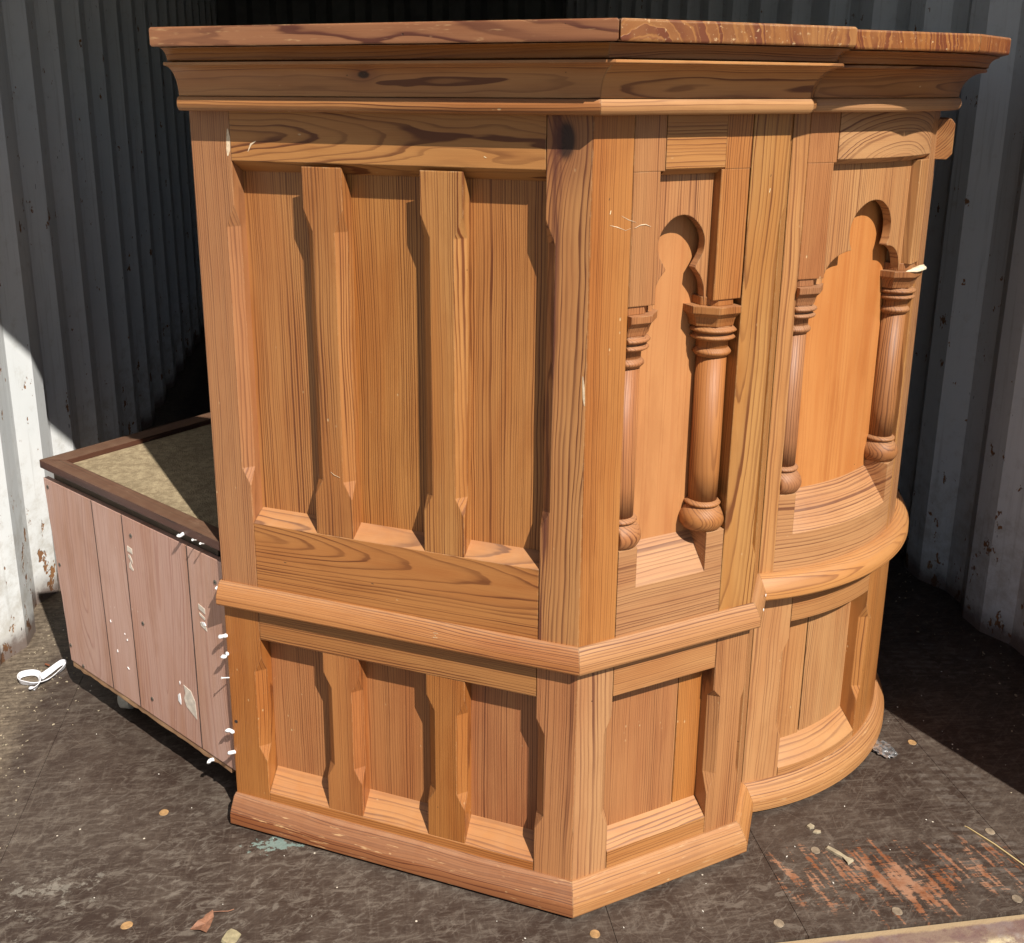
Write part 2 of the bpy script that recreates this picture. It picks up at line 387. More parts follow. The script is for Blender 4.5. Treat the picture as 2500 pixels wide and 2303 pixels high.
col = w.mix(w.math('MULTIPLY', w.smooth(n_mid, .44, .68), .55), col, (0.088, 0.066, 0.051))
zone = w.smooth(w.noise(p, 5.5, 3.0, .6)['Fac'], .36, .62)
col = w.mix(w.math('MULTIPLY', w.smooth(sc1, .50, .70), w.math('MULTIPLY_ADD', zone, .36, .08)), col, (0.165, 0.135, 0.108))
col = w.mix(w.math('MULTIPLY', w.smooth(sc2, .52, .70), w.math('MULTIPLY_ADD', zone, .30, .06)), col, (0.165, 0.135, 0.108))
col = w.mix(w.math('MULTIPLY', w.smooth(sc3, .54, .74), .25), col, (0.155, 0.13, 0.107))
sc4 = w.noise(w.vec(w.math('MULTIPLY', l_, 45.0), w.math('MULTIPLY', s_, 330.0), 1.0), 1.0, 3.0, 0.6, 0.8)['Fac']
col = w.mix(w.math('MULTIPLY', w.smooth(sc4, .56, .70), .3), col, (0.18, 0.15, 0.12))
sc5 = w.noise(w.vec(w.math('MULTIPLY', l_, 300.0), w.math('MULTIPLY', s_, 40.0), 6.0), 1.0, 3.0, 0.6, 0.8)['Fac']
col = w.mix(w.math('MULTIPLY', w.smooth(sc5, .54, .68), .4), col, (0.045, 0.032, 0.026))
fl1 = w.noise(w.vec(w.math('MULTIPLY', l_, 26.0), w.math('MULTIPLY', s_, 62.0), 11.0), 1.0, 6.0, 0.78, 0.9)['Fac']
fl2 = w.noise(w.vec(w.math('MULTIPLY', dg, 24.0), w.math('MULTIPLY', dh, 80.0), 15.0), 1.0, 6.0, 0.75, 0.7)['Fac']
big2 = w.math('MAXIMUM', blob0(-.60, .05, .75, .50), blob0(.35, -.02, .35, .10))
col = w.mix(w.math('MULTIPLY', w.smooth(fl1, .50, .62), w.math('MULTIPLY_ADD', big2, .45, .28)), col, (0.165, 0.138, 0.112))
col = w.mix(w.math('MULTIPLY', w.smooth(fl2, .54, .64), w.math('MULTIPLY_ADD', big2, .40, .22)), col, (0.19, 0.163, 0.135))
col = w.mix(w.math('MULTIPLY', w.smooth(fl1, .47, .36), .55), col, (0.034, 0.022, 0.017))
# thin scratches
for ang, sd_ in ((.3, 1.0), (1.25, 5.0), (2.3, 9.0), (.85, 13.0), (2.0, 21.0)):
    c, sn = math.cos(ang), math.sin(ang)
    g1 = w.math('ADD', w.math('MULTIPLY', l_, c), w.math('MULTIPLY', s_, sn)); g2 = w.math('MULTIPLY_ADD', w.math('SUBTRACT', n_big, .5), .05, w.math('SUBTRACT', w.math('MULTIPLY', s_, c), w.math('MULTIPLY', l_, sn)))
    v = w.vor(w.vec(w.math('MULTIPLY', g1, 4.2), w.math('MULTIPLY', g2, 26.0), sd_), 1.0)['Position']
    vx, vy, vz = w.sep(v)
    d2 = w.math('ABSOLUTE', w.math('SUBTRACT', w.math('MULTIPLY', g2, 26.0), vy))
    d1 = w.math('ABSOLUTE', w.math('SUBTRACT', w.math('MULTIPLY', g1, 4.2), vx))
    m = w.math('MULTIPLY', w.smooth(d2, .016, .004), w.smooth(d1, .36, .1))
    m = w.math('MULTIPLY', m, w.smooth(w.noise(w.vec(l_, s_, sd_), 6.0, 2.0)['Fac'], .55, .63))
    col = w.mix(w.math('MULTIPLY', m, .30), col, (0.22, 0.18, 0.14))
# rubbed-through orange patch and a weaker one
def blob(cl, cs, rl, rs, soft=1.0):
    dx = w.math('DIVIDE', w.math('SUBTRACT', l_, cl), rl); dy = w.math('DIVIDE', w.math('SUBTRACT', s_, cs), rs)
    return w.math('SUBTRACT', 1.0, w.math('SQRT', w.math('ADD', w.math('MULTIPLY', dx, dx), w.math('MULTIPLY', dy, dy))), clamp=True)
rub = w.noise(w.vec(w.math('MULTIPLY', l_, 30.0), w.math('MULTIPLY', s_, 190.0), 0.0), 1.0, 4.0, 0.7, 1.0)['Fac']
rub2 = w.noise(w.vec(w.math('MULTIPLY_ADD', s_, 12.0, w.math('MULTIPLY', l_, 70.0)), w.math('MULTIPLY', s_, 10.0), 2.0), 1.0, 2.0, 0.6)['Fac']
rm = w.math('MAXIMUM', blob(.560, -.012, .14, .115), w.math('MULTIPLY', blob(.42, .02, .09, .10), .55))
rm = w.math('MAXIMUM', rm, w.math('MULTIPLY', blob(.70, .0, .13, .09), .6))
rv = w.math('ADD', w.math('MULTIPLY', rub, .50), w.math('ADD', w.math('MULTIPLY', rub2, .75), w.math('MULTIPLY', rm, .18)))
rmask = w.math('MULTIPLY', w.smooth(rv, .715, .78), w.smooth(rm, .02, .2))
col = w.mix(w.math('MULTIPLY', rmask, .68), col, w.mix(w.smooth(n_mid, .4, .62), (0.27, 0.088, 0.030), (0.42, 0.215, 0.125)))
# turquoise paint by the pulpit foot, pale scuffs by the front
tq = w.noise(w.vec(w.math('MULTIPLY', l_, 55.0), w.math('MULTIPLY', s_, 70.0), 4.0), 1.0, 4.0, 0.7)['Fac']
tm = w.math('MULTIPLY', w.math('MULTIPLY', w.smooth(w.math('ADD', w.math('MULTIPLY', tq, .9), w.math('MULTIPLY', blob(-.485, .215, .070, .030), .24)), .58, .62), w.smooth(blob(-.485, .215, .075, .032), 0.0, .15)), 1.0)
col = w.mix(w.math('MULTIPLY', tm, .65), col, (0.22, 0.31, 0.28))
pt = w.noise(w.vec(w.math('MULTIPLY', l_, 30.0), w.math('MULTIPLY', s_, 34.0), 8.0), 1.0, 5.0, 0.75)['Fac']
pm = w.math('MAXIMUM', blob(-.86, .16, .12, .10), blob(-.88, -.02, .10, .12)); pm = w.math('MAXIMUM', pm, blob(-.56, -.04, .2, .05))
pmk = w.smooth(w.math('ADD', pt, w.math('MULTIPLY', pm, .10)), .60, .66)
pmk = w.math('MULTIPLY', pmk, w.smooth(pm, .05, .3))
col = w.mix(w.math('MULTIPLY', pmk, .38), col, (0.34, 0.315, 0.265))
# tyre-tread print marks
def tread(cl, cs, rl, rs, ang):
    c, sn = math.cos(ang), math.sin(ang)
    g1 = w.math('ADD', w.math('MULTIPLY', l_, c), w.math('MULTIPLY', s_, sn)); g2 = w.math('SUBTRACT', w.math('MULTIPLY', s_, c), w.math('MULTIPLY', l_, sn))
    a_ = w.math('FRACT', w.math('MULTIPLY', g1, 21.0)); b_ = w.math('FRACT', w.math('MULTIPLY', w.math('MULTIPLY_ADD', g1, .35, g2), 46.0))
    mk = w.math('MULTIPLY', w.math('MULTIPLY', w.smooth(a_, .12, .2), w.smooth(a_, .95, .85)), w.math('MULTIPLY', w.smooth(b_, .1, .25), w.smooth(b_, .75, .6)))
    return w.math('MULTIPLY', mk, w.math('MULTIPLY', w.smooth(blob(cl, cs, rl, rs), .0, .35), w.smooth(w.noise(p, 30.0, 3.0, .7)['Fac'], .4, .55)))
tr = w.math('MAXIMUM', tread(.80, .20, .09, .09, .2), w.math('MAXIMUM', tread(.74, .03, .10, .12, .25), tread(1.0, .62, .12, .1, .15)))
col = w.mix(w.math('MULTIPLY', tr, .20), col, (0.26, 0.23, 0.20))
# dirt drifting along the left wall
dw = w.math('ADD', w.smooth(l_, -.92, -1.12), w.math('MULTIPLY', w.math('SUBTRACT', n_mid, .5), 1.0))
dirt = w.math('MULTIPLY', w.math('MULTIPLY', w.smooth(dw, .35, .9), w.smooth(n_big, .2, .45)), w.math('MULTIPLY_ADD', w.smooth(sc1, .4, .6), .5, .5))
dcol = w.mix(w.smooth(w.noise(p, 70.0, 5.0, .75)['Fac'], .35, .65), (0.105, 0.082, 0.058), (0.25, 0.20, 0.145))
col = w.mix(w.math('MULTIPLY', dirt, .8), col, dcol)
# white specks
spv = w.vor(w.vec(w.math('MULTIPLY', l_, 1.0), s_, 0.0), 24.0)
spm = w.math('MULTIPLY', w.smooth(spv['Distance'], .055, .030), w.smooth(w.sep(spv['Color'])[0], .62, .66))
col = w.mix(spm, col, (0.62, 0.56, 0.46))
w.put(w.b.inputs['Base Color'], col)
w.put(w.b.inputs['Roughness'], w.math('MULTIPLY_ADD', n_mid, .3, .42)); w.b.inputs['Specular IOR Level'].default_value = .28
w.put(w.b.inputs['Normal'], w.bump(w.math('ADD', w.math('ADD', sc1, sc2), w.math('MULTIPLY', dirt, .8)), .0012, .5))
FLOOR = w.m

# white container paint with rust, chips and grime
w = N("container_paint_white")
p, s_, l_, z_ = kcoords(w)
n1 = w.noise(p, 2.6, 4.0, .6)['Fac']; n2 = w.noise(p, 24.0, 5.0, .7)['Fac']
col = w.mix(w.smooth(n1, .3, .7), (0.80, 0.83, 0.84), (0.88, 0.89, 0.89))
drip = w.noise(w.vec(w.math('MULTIPLY', s_, 70.0), w.math('MULTIPLY', l_, 70.0), w.math('MULTIPLY', z_, 3.0)), 1.0, 4.0, .65)['Fac']
col = w.mix(w.math('MULTIPLY', w.smooth(drip, .52, .75), .45), col, (0.50, 0.50, 0.48))
low = w.smooth(z_, .55, .0)
gr = w.math('MULTIPLY', w.smooth(w.math('MULTIPLY_ADD', low, .26, n2), .52, .95), .6)
col = w.mix(gr, col, (0.42, 0.38, 0.31))
rs = w.noise(w.vec(w.math('MULTIPLY', s_, 24.0), w.math('MULTIPLY', l_, 24.0), w.math('MULTIPLY', z_, 13.0)), 1.0, 4.0, .72)['Fac']
rgate = w.noise(p, 2.1, 2.0, .5)['Fac']
rk = w.smooth(w.math('ADD', rs, w.math('ADD', w.math('MULTIPLY', low, .06), w.math('MULTIPLY', rgate, .10))), .700, .730)
col = w.mix(w.math('MULTIPLY', rk, .95), col, w.mix(n2, (0.17, 0.055, 0.018), (0.40, 0.19, 0.055)))
ch = w.noise(w.vec(w.math('MULTIPLY', s_, 34.0), w.math('MULTIPLY', l_, 34.0), w.math('MULTIPLY', z_, 8.0)), 3.0, 2.0, .7)['Fac']
ck = w.math('MULTIPLY', w.smooth(ch, .735, .75), w.smooth(n1, .42, .55))
col = w.mix(ck, col, (0.05, 0.042, 0.04))
foot = w.smooth(w.math('MULTIPLY_ADD', w.math('SUBTRACT', n2, .5), .12, z_), .075, .01)
col = w.mix(w.math('MULTIPLY', foot, .85), col, (0.10, 0.05, 0.03))
w.put(w.b.inputs['Base Color'], col); w.put(w.b.inputs['Roughness'], w.math('MULTIPLY_ADD', n2, .25, .38))
w.put(w.b.inputs['Normal'], w.bump(w.math('ADD', w.math('MULTIPLY', rk, -1.0), w.math('MULTIPLY', n1, 1.5)), .003, .5))
PAINT = w.m
PAINT_SHADED = simple("container_paint_shaded", (0.16, 0.165, 0.16), .6, nscale=4.0, namp=.3)  # gloom of the deep interior put into the colour of end wall and ceiling

w = N("sill_paint_worn")
p, s_, l_, z_ = kcoords(w)
n1 = w.noise(p, 30.0, 5.0, .7)['Fac']; n2 = w.noise(p, 8.0, 4.0, .7)['Fac']
col = w.mix(w.smooth(n1, .40, .62), (0.22, 0.15, 0.12), (0.62, 0.53, 0.33))
col = w.mix(w.math('MULTIPLY', w.smooth(n2, .5, .62), .8), col, (0.60, 0.58, 0.53))
col = w.mix(w.math('MULTIPLY', w.smooth(w.math('MULTIPLY_ADD', w.math('SUBTRACT', n1, .5), .03, s_), -.150, -.135), .85), col, (0.15, 0.085, 0.075))
col = w.mix(w.smooth(w.math('MULTIPLY_ADD', w.math('SUBTRACT', n1, .5), .012, s_), -.118, -.112), col, (0.36, 0.26, 0.15))
w.put(w.b.inputs['Base Color'], col); w.b.inputs['Roughness'].default_value = .7
w.put(w.b.inputs['Normal'], w.bump(n1, .003, .7))
SILL = w.m
GROUND = simple("concrete_yard", (0.15, 0.14, 0.126), .85, nscale=3.0, namp=.25, bump=.004)

def box(x0, x1, y0, y1, z0, z1, F=K):
    v = [F(x, y, z) for z in (z0, z1) for x, y in ((x0, y0), (x1, y0), (x1, y1), (x0, y1))]
    return v, [(3, 2, 1, 0), (4, 5, 6, 7), (0, 1, 5, 4), (1, 2, 6, 5), (2, 3, 7, 6), (3, 0, 4, 7)]

LW, RWL, BACK, CEIL = -1.118, 1.195, 5.85, 2.39
gv, gf = box(-60, 60, -60, 60, -.20, -.17)
o = mesh_obj("ground", gv, gf, GROUND); o['kind'] = 'structure'
# floor sheets butt along the length of the container with narrow open joints
base = mesh_obj("floor", *box(-.105, BACK, LW - .06, RWL + .06, -.168, -.016), simple("floor_bearer_steel", (.05, .04, .035), .8)); base['kind'] = 'structure'
seams = [LW - .045, -.955, .0585, .362, .80, RWL + .045]
for i in range(len(seams) - 1):
    g = .0005 if i else 0
    sh = mesh_obj("floor_sheet", *box(-.104, 2.36, seams[i] + g, seams[i + 1] - .0005, -.016, 0.0), FLOOR, base)
    sh2 = mesh_obj("floor_sheet", *box(2.363, BACK, seams[i] + g, seams[i + 1] - .0005, -.016, 0.0), FLOOR, base)
sill = mesh_obj("door_sill", *box(-.30, -.1055, LW - .06, RWL + .06, -.168, -.004), SILL); sill['kind'] = 'structure'

def corrugated(name, lat, sign, phase):
    """trapezoid sheet; inner flats at lat, outer flats 36 mm beyond"""
    P = .278; prof = []
    k0 = int((-.1 - phase) // P) - 1; s = phase + k0 * P
    while s < BACK + P:
        prof += [(s - .072, 0), (s, 0), (s + .068, .036), (s + .138, .036)]; s += P
    pts = [(min(max(a, -.10), BACK), d) for a, d in prof]
    q = [pts[0]]
    for a in pts[1:]:
        if a[0] > q[-1][0] + 1e-5: q.append(a)
    v = []; f = []
    for a, d in q:
        y = lat + sign * d
        # round the bends a little
        v += [K(a, y, 0.0), K(a, y, CEIL), K(a, y + sign * .002, 0.0), K(a, y + sign * .002, CEIL)]
    for i in range(len(q) - 1):
        b = i * 4; f += [(b, b + 4, b + 5, b + 1), (b + 2, b + 3, b + 7, b + 6)]
    o = mesh_obj(name, v, f, PAINT); o['kind'] = 'structure'
    return o
corrugated("wall_left", LW, -1, 1.038)
corrugated("wall_right", RWL, 1, .80)
# end wall
v = []; f = []; q = []
y = LW - .04
while y < RWL + .06:
    q += [(y, 0), (y + .11, 0), (y + .15, .04), (y + .22, .04)]; y += .26
for yy, d in q: v += [K(BACK + d, yy, 0), K(BACK + d, yy, CEIL)]
for i in range(len(q) - 1): f.append((2 * i, 2 * i + 2, 2 * i + 3, 2 * i + 1))
o = mesh_obj("wall_back", v, f, PAINT_SHADED); o['kind'] = 'structure'
o = mesh_obj("ceiling", *box(-.10, BACK + .06, LW - .06, RWL + .06, CEIL, CEIL + .03), PAINT_SHADED); o['kind'] = 'structure'
# door frame of the container: header and posts
fr = mesh_obj("door_frame", *box(-.16, -.106, LW - .13, RWL + .13, 2.33, 2.46), PAINT); fr['kind'] = 'structure'
pv, pf = box(-.16, -.106, 1.045, RWL + .13, -.168, 2.327); mesh_obj("unseen_door_post", pv, pf, PAINT, fr)  # unseen right post, widened into the opening to cast the floor shadow
pv, pf = box(-.16, -.106, LW - .13, LW - .01, -.168, 2.327); mesh_obj("unseen_door_post", pv, pf, PAINT, fr)

# countersunk floor screws
PLUG = simple("floor_plug_filler", (0.27, 0.21, 0.145), .7, nscale=90, namp=.35, bump=.001)
PLUG2 = simple("floor_plug_wood", (0.40, 0.235, 0.10), .6, nscale=90, namp=.3, bump=.001)
def disc(name, x, y, r, mat, parent, h=.0014, sq=1.0, seed=0):
    rr = random.Random(seed); n = 18
    ring = [(x + r * (1 + rr.uniform(-.05, .05)) * math.cos(2 * math.pi * i / n), y + r * sq * (1 + rr.uniform(-.05, .05)) * math.sin(2 * math.pi * i / n)) for i in range(n)]
    v = [(a, b, .0004) for a, b in ring] + [(x + (a - x) * .93, y + (b - y) * .93, h) for a, b in ring]
    f = [(i, (i + 1) % n, n + (i + 1) % n, n + i) for i in range(n)] + [tuple(range(n, 2 * n))]
    return mesh_obj(name, v, f, mat, parent)
for i, (x, y, m) in enumerate([(-.568, .518, PLUG2), (.457, -.067, PLUG), (.289, -.167, PLUG), (.481, -.229, PLUG), (.682, -.294, PLUG), (.777, -.164, PLUG), (.854, .085, PLUG2), (.010, -.060, PLUG2), (-.66, .272, PLUG2)]):
    disc("floor_plug", x, y, .0085 if i != 8 else .010, m, base, sq=1.0 if i != 8 else .75, seed=i)

# ------------------------------------------------------------------ the pulpit
pulpit = empty("pulpit", "large stripped pine pulpit with bowed front, arched panels and small turned columns", "pulpit")
T = .030                     # depth of the panel recesses
ST_UP = (.664, .692, 1.0885, 1.122); ST_LO = (.138, .165, .3145, .3425)
def st(t, w=.0150): return (*t, w)
T22 = math.tan(R(22.5))
UA = .630
OB = -.052                   # back of the framing

def rail_prof(z0, z1, ch=.0, of=0.0):
    p = [(OB, z1), (of, z1), (of, z0)]
    if ch: p += [(of - ch, z0 - ch * .62), (OB, z0 - ch * .62)]
    else: p += [(OB, z0)]
    return p
def sill_prof(zb, zf, zbk, t=T): return [(0, zb), (0, zf), (-t - .002, zbk), (OB, zbk), (OB, zb)]

# --- side face (A), upper storey
Part(FA).bar(.560, UA, OB, 0, .478, 1.30, L=st(ST_UP)).build("stile", PINE, pulpit, 'fine', 1, tone=.25, pa=.4)
Part(FA).bar(0, .0640, OB, 0, .478, 1.30, Rr=st(ST_UP), mit0=T22).build("corner_stile", PINE, pulpit, 'straight', 2, tone=.15, pa=-.07, pb=-.09, ka=-.012, pitch=.0040, kl=1.229, kc=.003, kr=.0175, warp=.018, sw=.011, sc=.0375, sl=-.019, contrast=1.5)
Part(FA, 'u').rail(.0648, .5595, rail_prof(1.1895, 1.30, .028), 2).build("rail", PINE, pulpit, 'flat', 3, pb=-.055, pa=-.01, kb=.045, pitch=.0042, warp=.048, tone=.0, contrast=1.1)
Part(FA, 'u').rail(.0648, .5595, sill_prof(.478, .5965, .615), 2).build("sill_rail", PINE, pulpit, 'flat', 4, pb=-.058, kb=.078, ka=.03, pitch=.0058, pa=.000, warp=.020, tone=.25, contrast=1.0)
for i, (a, b) in enumerate(((.375, .4412), (.1845, .2515))):
    Part(FA).bar(a, b, -T - .012, -.0006, .5968, 1.1838, L=st(ST_UP), Rr=st(ST_UP), cut=1.35).build("mullion", PINE_PALE if i else PINE, pulpit, 'straight', 10 + i, pitch=.0047, tone=.1, pb=-.12, ka=.008)
for i, (a, b) in enumerate(((.4085, .592), (.218, .4079), (.035, .2174))):
    Part(FA).bar(a, b, OB + .002, -T, .57, 1.24).build("panel_board", PINE, pulpit, 'straight', 20 + i, pitch=(.0046, .0040, .0042)[i], tone=(.0, .15, .12)[i], warp=.016, pa=(.38, -.42, .4)[i], contrast=1.35)
# --- side face, lower storey
Part(FA).bar(.561, UA, OB, 0, .0, .470, L=st(ST_LO)).build("stile", PINE, pulpit, 'fine', 5, tone=.45)
Part(FA).bar(0, .0650, OB, 0, .0, .470, Rr=st(ST_LO), mit0=T22).build("corner_stile", PINE, pulpit, 'straight', 6, tone=.35)
Part(FA, 'u').rail(.0658, .5602, rail_prof(.3805, .470, .012), 2).build("rail", PINE, pulpit, 'straight', 7, tone=.25)
Part(FA, 'u').rail(.0658, .5602, sill_prof(.0, .0725, .111), 2).build("sill_rail", PINE, pulpit, 'straight', 8, tone=.3, pitch=.0055)
for i, (a, b) in enumerate(((.3742, .4412), (.1848, .2522))):
    Part(FA).bar(a, b, -T - .012, -.0006, .0727, .3802, L=st(ST_LO), Rr=st(ST_LO)).build("mullion", PINE, pulpit, 'fine', 30 + i, tone=.45)
for i, (a, b) in enumerate(((.4085, .592), (.218, .4079), (.035, .2174))):
    Part(FA).bar(a, b, OB + .002, -T, .06, .41).build("panel_board", PINE, pulpit, 'straight', 40 + i, pitch=.0042, tone=.5, contrast=.95)

# --- canted front (B), upper storey
Part(FB).bar(0, .0650, OB, 0, .478, 1.30, mit0=T22).build("corner_stile", PINE, pulpit, 'fine', 50, tone=.3, pitch=.0040, contrast=.85)
Part(FB).bar(.2615, LB, OB, 0, .478, 1.30, Rr=(.560, .585, 1.10, 1.13, .010), lean=.007, mit1=T22).build("corner_stile", PINE_PALE, pulpit, 'mild', 51, pitch=.0070, pa=-.045, tone=.0, ka=.025, kb=.04, warp=.035, contrast=1.3)
b = Part(FB).bar(.0656, .1105, -.0500, -.0004, .9985, 1.186, c0=.0012); b.bar(.0656, .1172, -.0500, -.0004, 1.1864, 1.30)
b.build("column_block", PINE, pulpit, 'fine', 52, tone=.3)
b = Part(FB).bar(.2128, .2634, -.0500, -.0004, .9960, 1.186, c0=.0012, lean=.006); b.bar(.2194, .2655, -.0500, -.0004, 1.1864, 1.30)
b.build("column_block", PINE, pulpit, 'mild', 53, tone=.2, pitch=.004)
Part(FB, 'u').rail(.1176, .2190, [(OB, 1.30), (0, 1.30), (0, 1.189), (-.012, 1.180), (OB, 1.180)]).build("rail", PINE_PALE, pulpit, 'mild', 54, pitch=.0048, pa=-.09, tone=.15)
def sym(half, c, zb): return [(c - h, z) for h, z in half]
def arch_outline(c, w, ztop, zbot, half, k):
    """spandrel board with a trefoil opening; half: (half width, z) from the apex down to the springing"""
    left = [(c - h / k, z) for h, z in half]; right = [(c + h / k, z) for h, z in half]
    return [(c - w / k, zbot), (c - w / k, ztop), (c + w / k, ztop), (c + w / k, zbot)] + [(right[-1][0], zbot)] + right[::-1] + left[1:] + [(left[-1][0], zbot)]
def spline(pts, n=5):
    o_ = []
    for i in range(len(pts) - 1):
        p0 = pts[max(i - 1, 0)]; p1, p2 = pts[i], pts[i + 1]; p3 = pts[min(i + 2, len(pts) - 1)]
        for j in range(n):
            t = j / n
            o_.append(tuple(.5 * (2 * b_ + (c_ - a_) * t + (2 * a_ - 5 * b_ + 4 * c_ - d_) * t * t + (3 * b_ - a_ - 3 * c_ + d_) * t ** 3) for a_, b_, c_, d_ in zip(p0, p1, p2, p3)))
    return o_ + [pts[-1]]
halfB = spline([(0, 1.1222), (.0115, 1.1202), (.0215, 1.1145), (.0325, 1.1035), (.0392, 1.0905), (.0407, 1.0790), (.0378, 1.0640), (.0255, 1.0444)]) + \
        spline([(.0262, 1.0432), (.0345, 1.0335), (.0398, 1.0245), (.0438, 1.0105), (.0455, .990), (.0460, .975)])
Part(FB).plate(arch_outline(.1632, .053, 1.21, .972, halfB, 1.0), -.0315, -.0170).build("arch_panel", PINE, pulpit, 'straight', 55, pitch=.0049, tone=.15)
Part(FB).bar(.050, .282, OB - .012, -.0430, .56, 1.20).build("back_panel", SMOOTH, pulpit, 'mild', 56, contrast=.6, pitch=.010, tone=.1)

def col_sill(F, u0, ua, ub, u1, zf, zk, zt, D, name, mat, nseg=1, **kw):
    """board below the columns: sloped top between two plinth blocks, each block with a slanting inner cheek"""
    k = scale_u(F); s = Part(F, 'u'); d = .0025 / k; z0 = .478
    def span(a, c): return [a + (c - a) * i / nseg for i in range(nseg + 1)]
    def quad(pa, pb, pc, pd):   # pa-pb lower edge, pd-pc upper edge, subdivided along u
        for i in range(nseg):
            t0, t1 = i / nseg, (i + 1) / nseg
            L = lambda p, q, t: tuple(x + (y - x) * t for x, y in zip(p, q))
            s.add([L(pa, pb, t0), L(pa, pb, t1), L(pd, pc, t1), L(pd, pc, t0)], [(0, 1, 2, 3)])
    quad((u0, 0, z0), (u1, 0, z0), (u1, 0, zf), (u0, 0, zf))
    quad((u0, 0, zf), (ua, 0, zf), (ua, 0, zt), (u0, 0, zt)); quad((ub, 0, zf), (u1, 0, zf), (u1, 0, zt), (ub, 0, zt))
    quad((ua, 0, zf), (ub, 0, zf), (ub - d, -D, zk), (ua + d, -D, zk))
    s.add([(ua, 0, zf), (ua + d, -D, zk), (ua + d, -D, zt), (ua, 0, zt)], [(0, 1, 2, 3)])
    s.add([(ub, 0, zf), (ub - d, -D, zk), (ub - d, -D, zt), (ub, 0, zt)], [(3, 2, 1, 0)])
    s.add([(u0, 0, zt), (ua, 0, zt), (ua + d, -D, zt), (u0, -D, zt)], [(0, 1, 2, 3)]); s.add([(u1, 0, zt), (ub, 0, zt), (ub - d, -D, zt), (u1, -D, zt)], [(3, 2, 1, 0)])
    s.add([(u0, 0, z0), (u0, 0, zt), (u0, -D, zt), (u0, -D, z0)], [(0, 1, 2, 3)]); s.add([(u1, 0, z0), (u1, 0, zt), (u1, -D, zt), (u1, -D, z0)], [(3, 2, 1, 0)])
    o = s.build(name, mat, pulpit, fix=False, **kw)
    bm = bmesh.new(); bm.from_mesh(o.data); bmesh.ops.remove_doubles(bm, verts=bm.verts[:], dist=1e-5); bmesh.ops.recalc_face_normals(bm, faces=bm.faces[:]); bm.to_mesh(o.data); bm.free()
    return o
col_sill(FB, .0656, .0985, .2270, .2608, .5580, .6135, .6240, .0435, "sill_rail", PINE_PALE, 1, kind='straight', seed=57, pitch=.0052, tone=.15)

def column(F, uc, clip0, clip1, z0=.6240, seed=0):
    """half-engaged column: turned base, plain shaft, ringed neck and an octagonal capital; clip: keep between these u"""
    k = scale_u(F); oc = -.029; root = None
    def lathe(prof, n=26, smooth=True, octo=False, ocn=oc, name="shaft", parent=None, mat=TURNED, kind='flat'):
        vs = []; fs = []
        for r, z in prof:
            for i in range(n):
                t = 2 * math.pi * (i + .5 * octo) / n
                rr = r / math.cos(math.pi / n) if octo else r
                vs.append(((uc * k + rr * math.cos(t)), ocn + rr * math.sin(t), z))
        m = len(prof)
        for j in range(m - 1):
            for i in range(n):
                a, b_ = j * n + i, j * n + (i + 1) % n; fs.append((a, b_, b_ + n, a + n))
        fs.append(tuple(range(n))[::-1]); fs.append(tuple((m - 1) * n + i for i in range(n)))
        bm = bmesh.new(); bv = [bm.verts.new(v) for v in vs]
        for f_i in fs: bm.faces.new([bv[i] for i in f_i])
        for c_, sgn in ((clip0, -1), (clip1, 1)):
            if c_ is None: continue
            res = bmesh.ops.bisect_plane(bm, geom=bm.verts[:] + bm.edges[:] + bm.faces[:], plane_co=(c_ * k, 0, 0), plane_no=(sgn, 0, 0), clear_outer=True)
            ed = [e for e in bm.edges if e.is_boundary]
            if ed: bmesh.ops.contextual_create(bm, geom=ed)
        bm.verts.index_update()
        s = Part(F); s.v = [(v.co.x / k, v.co.y, v.co.z) for v in bm.verts]; s.f = [tuple(v.index for v in f_.verts) for f_ in bm.faces]
        if smooth:
            for i, f_ in enumerate(s.f):
                if len(f_) <= 4: s.smooth.add(i)
        bm.free()
        return s.build(name, mat, parent, kind, seed, pitch=.0034, pa=.004, pb=-.035, warp=.012, kb=.03, tone=.3, contrast=.9)
    zs = z0 + .048
    shaft = lathe([(.0228, zs), (.0234, zs + .05), (.0232, .905)], name="column", parent=pulpit, kind='straight')
    def arc(r0, dr, za, zb, n=7): return [(r0 + dr * math.sin(math.pi * i / n), za + (zb - za) * i / n) for i in range(n + 1)]
    bulb = [(.0285, z0 + .0005)] + [(.022 + .0145 * math.sin(math.pi * (.16 + .78 * i / 9)) ** .8, z0 + .001 + .036 * i / 9) for i in range(10)]
    base_ = bulb + arc(.0235, .0055, z0 + .0375, z0 + .0475) + [(.0229, z0 + .0478)]
    lathe(base_, name="base", parent=shaft)
    neck = [(.0230, .9045)] + arc(.0235, .0060, .9055, .9195) + [(.0243, .9205), (.0245, .9310)] + arc(.0270, .0085, .9312, .9420, 6) + arc(.0285, .0085, .9425, .9535, 6) + [(.030, .9545)]
    lathe(neck, name="neck_ring", parent=shaft)
    lathe([(.0345, .9538), (.0360, .9550), (.0372, .9610), (.0402, .9690), (.0448, .9740), (.0466, .9755), (.0468, .9860)], n=8, smooth=False, octo=True, ocn=-.037, name="capital", parent=shaft, kind='mild')
    lathe([(.0315, .9862), (.0315, .9990)], n=8, smooth=False, octo=True, ocn=-.034, name="impost", parent=shaft, kind='mild')
    return shaft
column(FB, .0805, .0654, None, seed=60)
column(FB, .2372, None, .2590, seed=70)

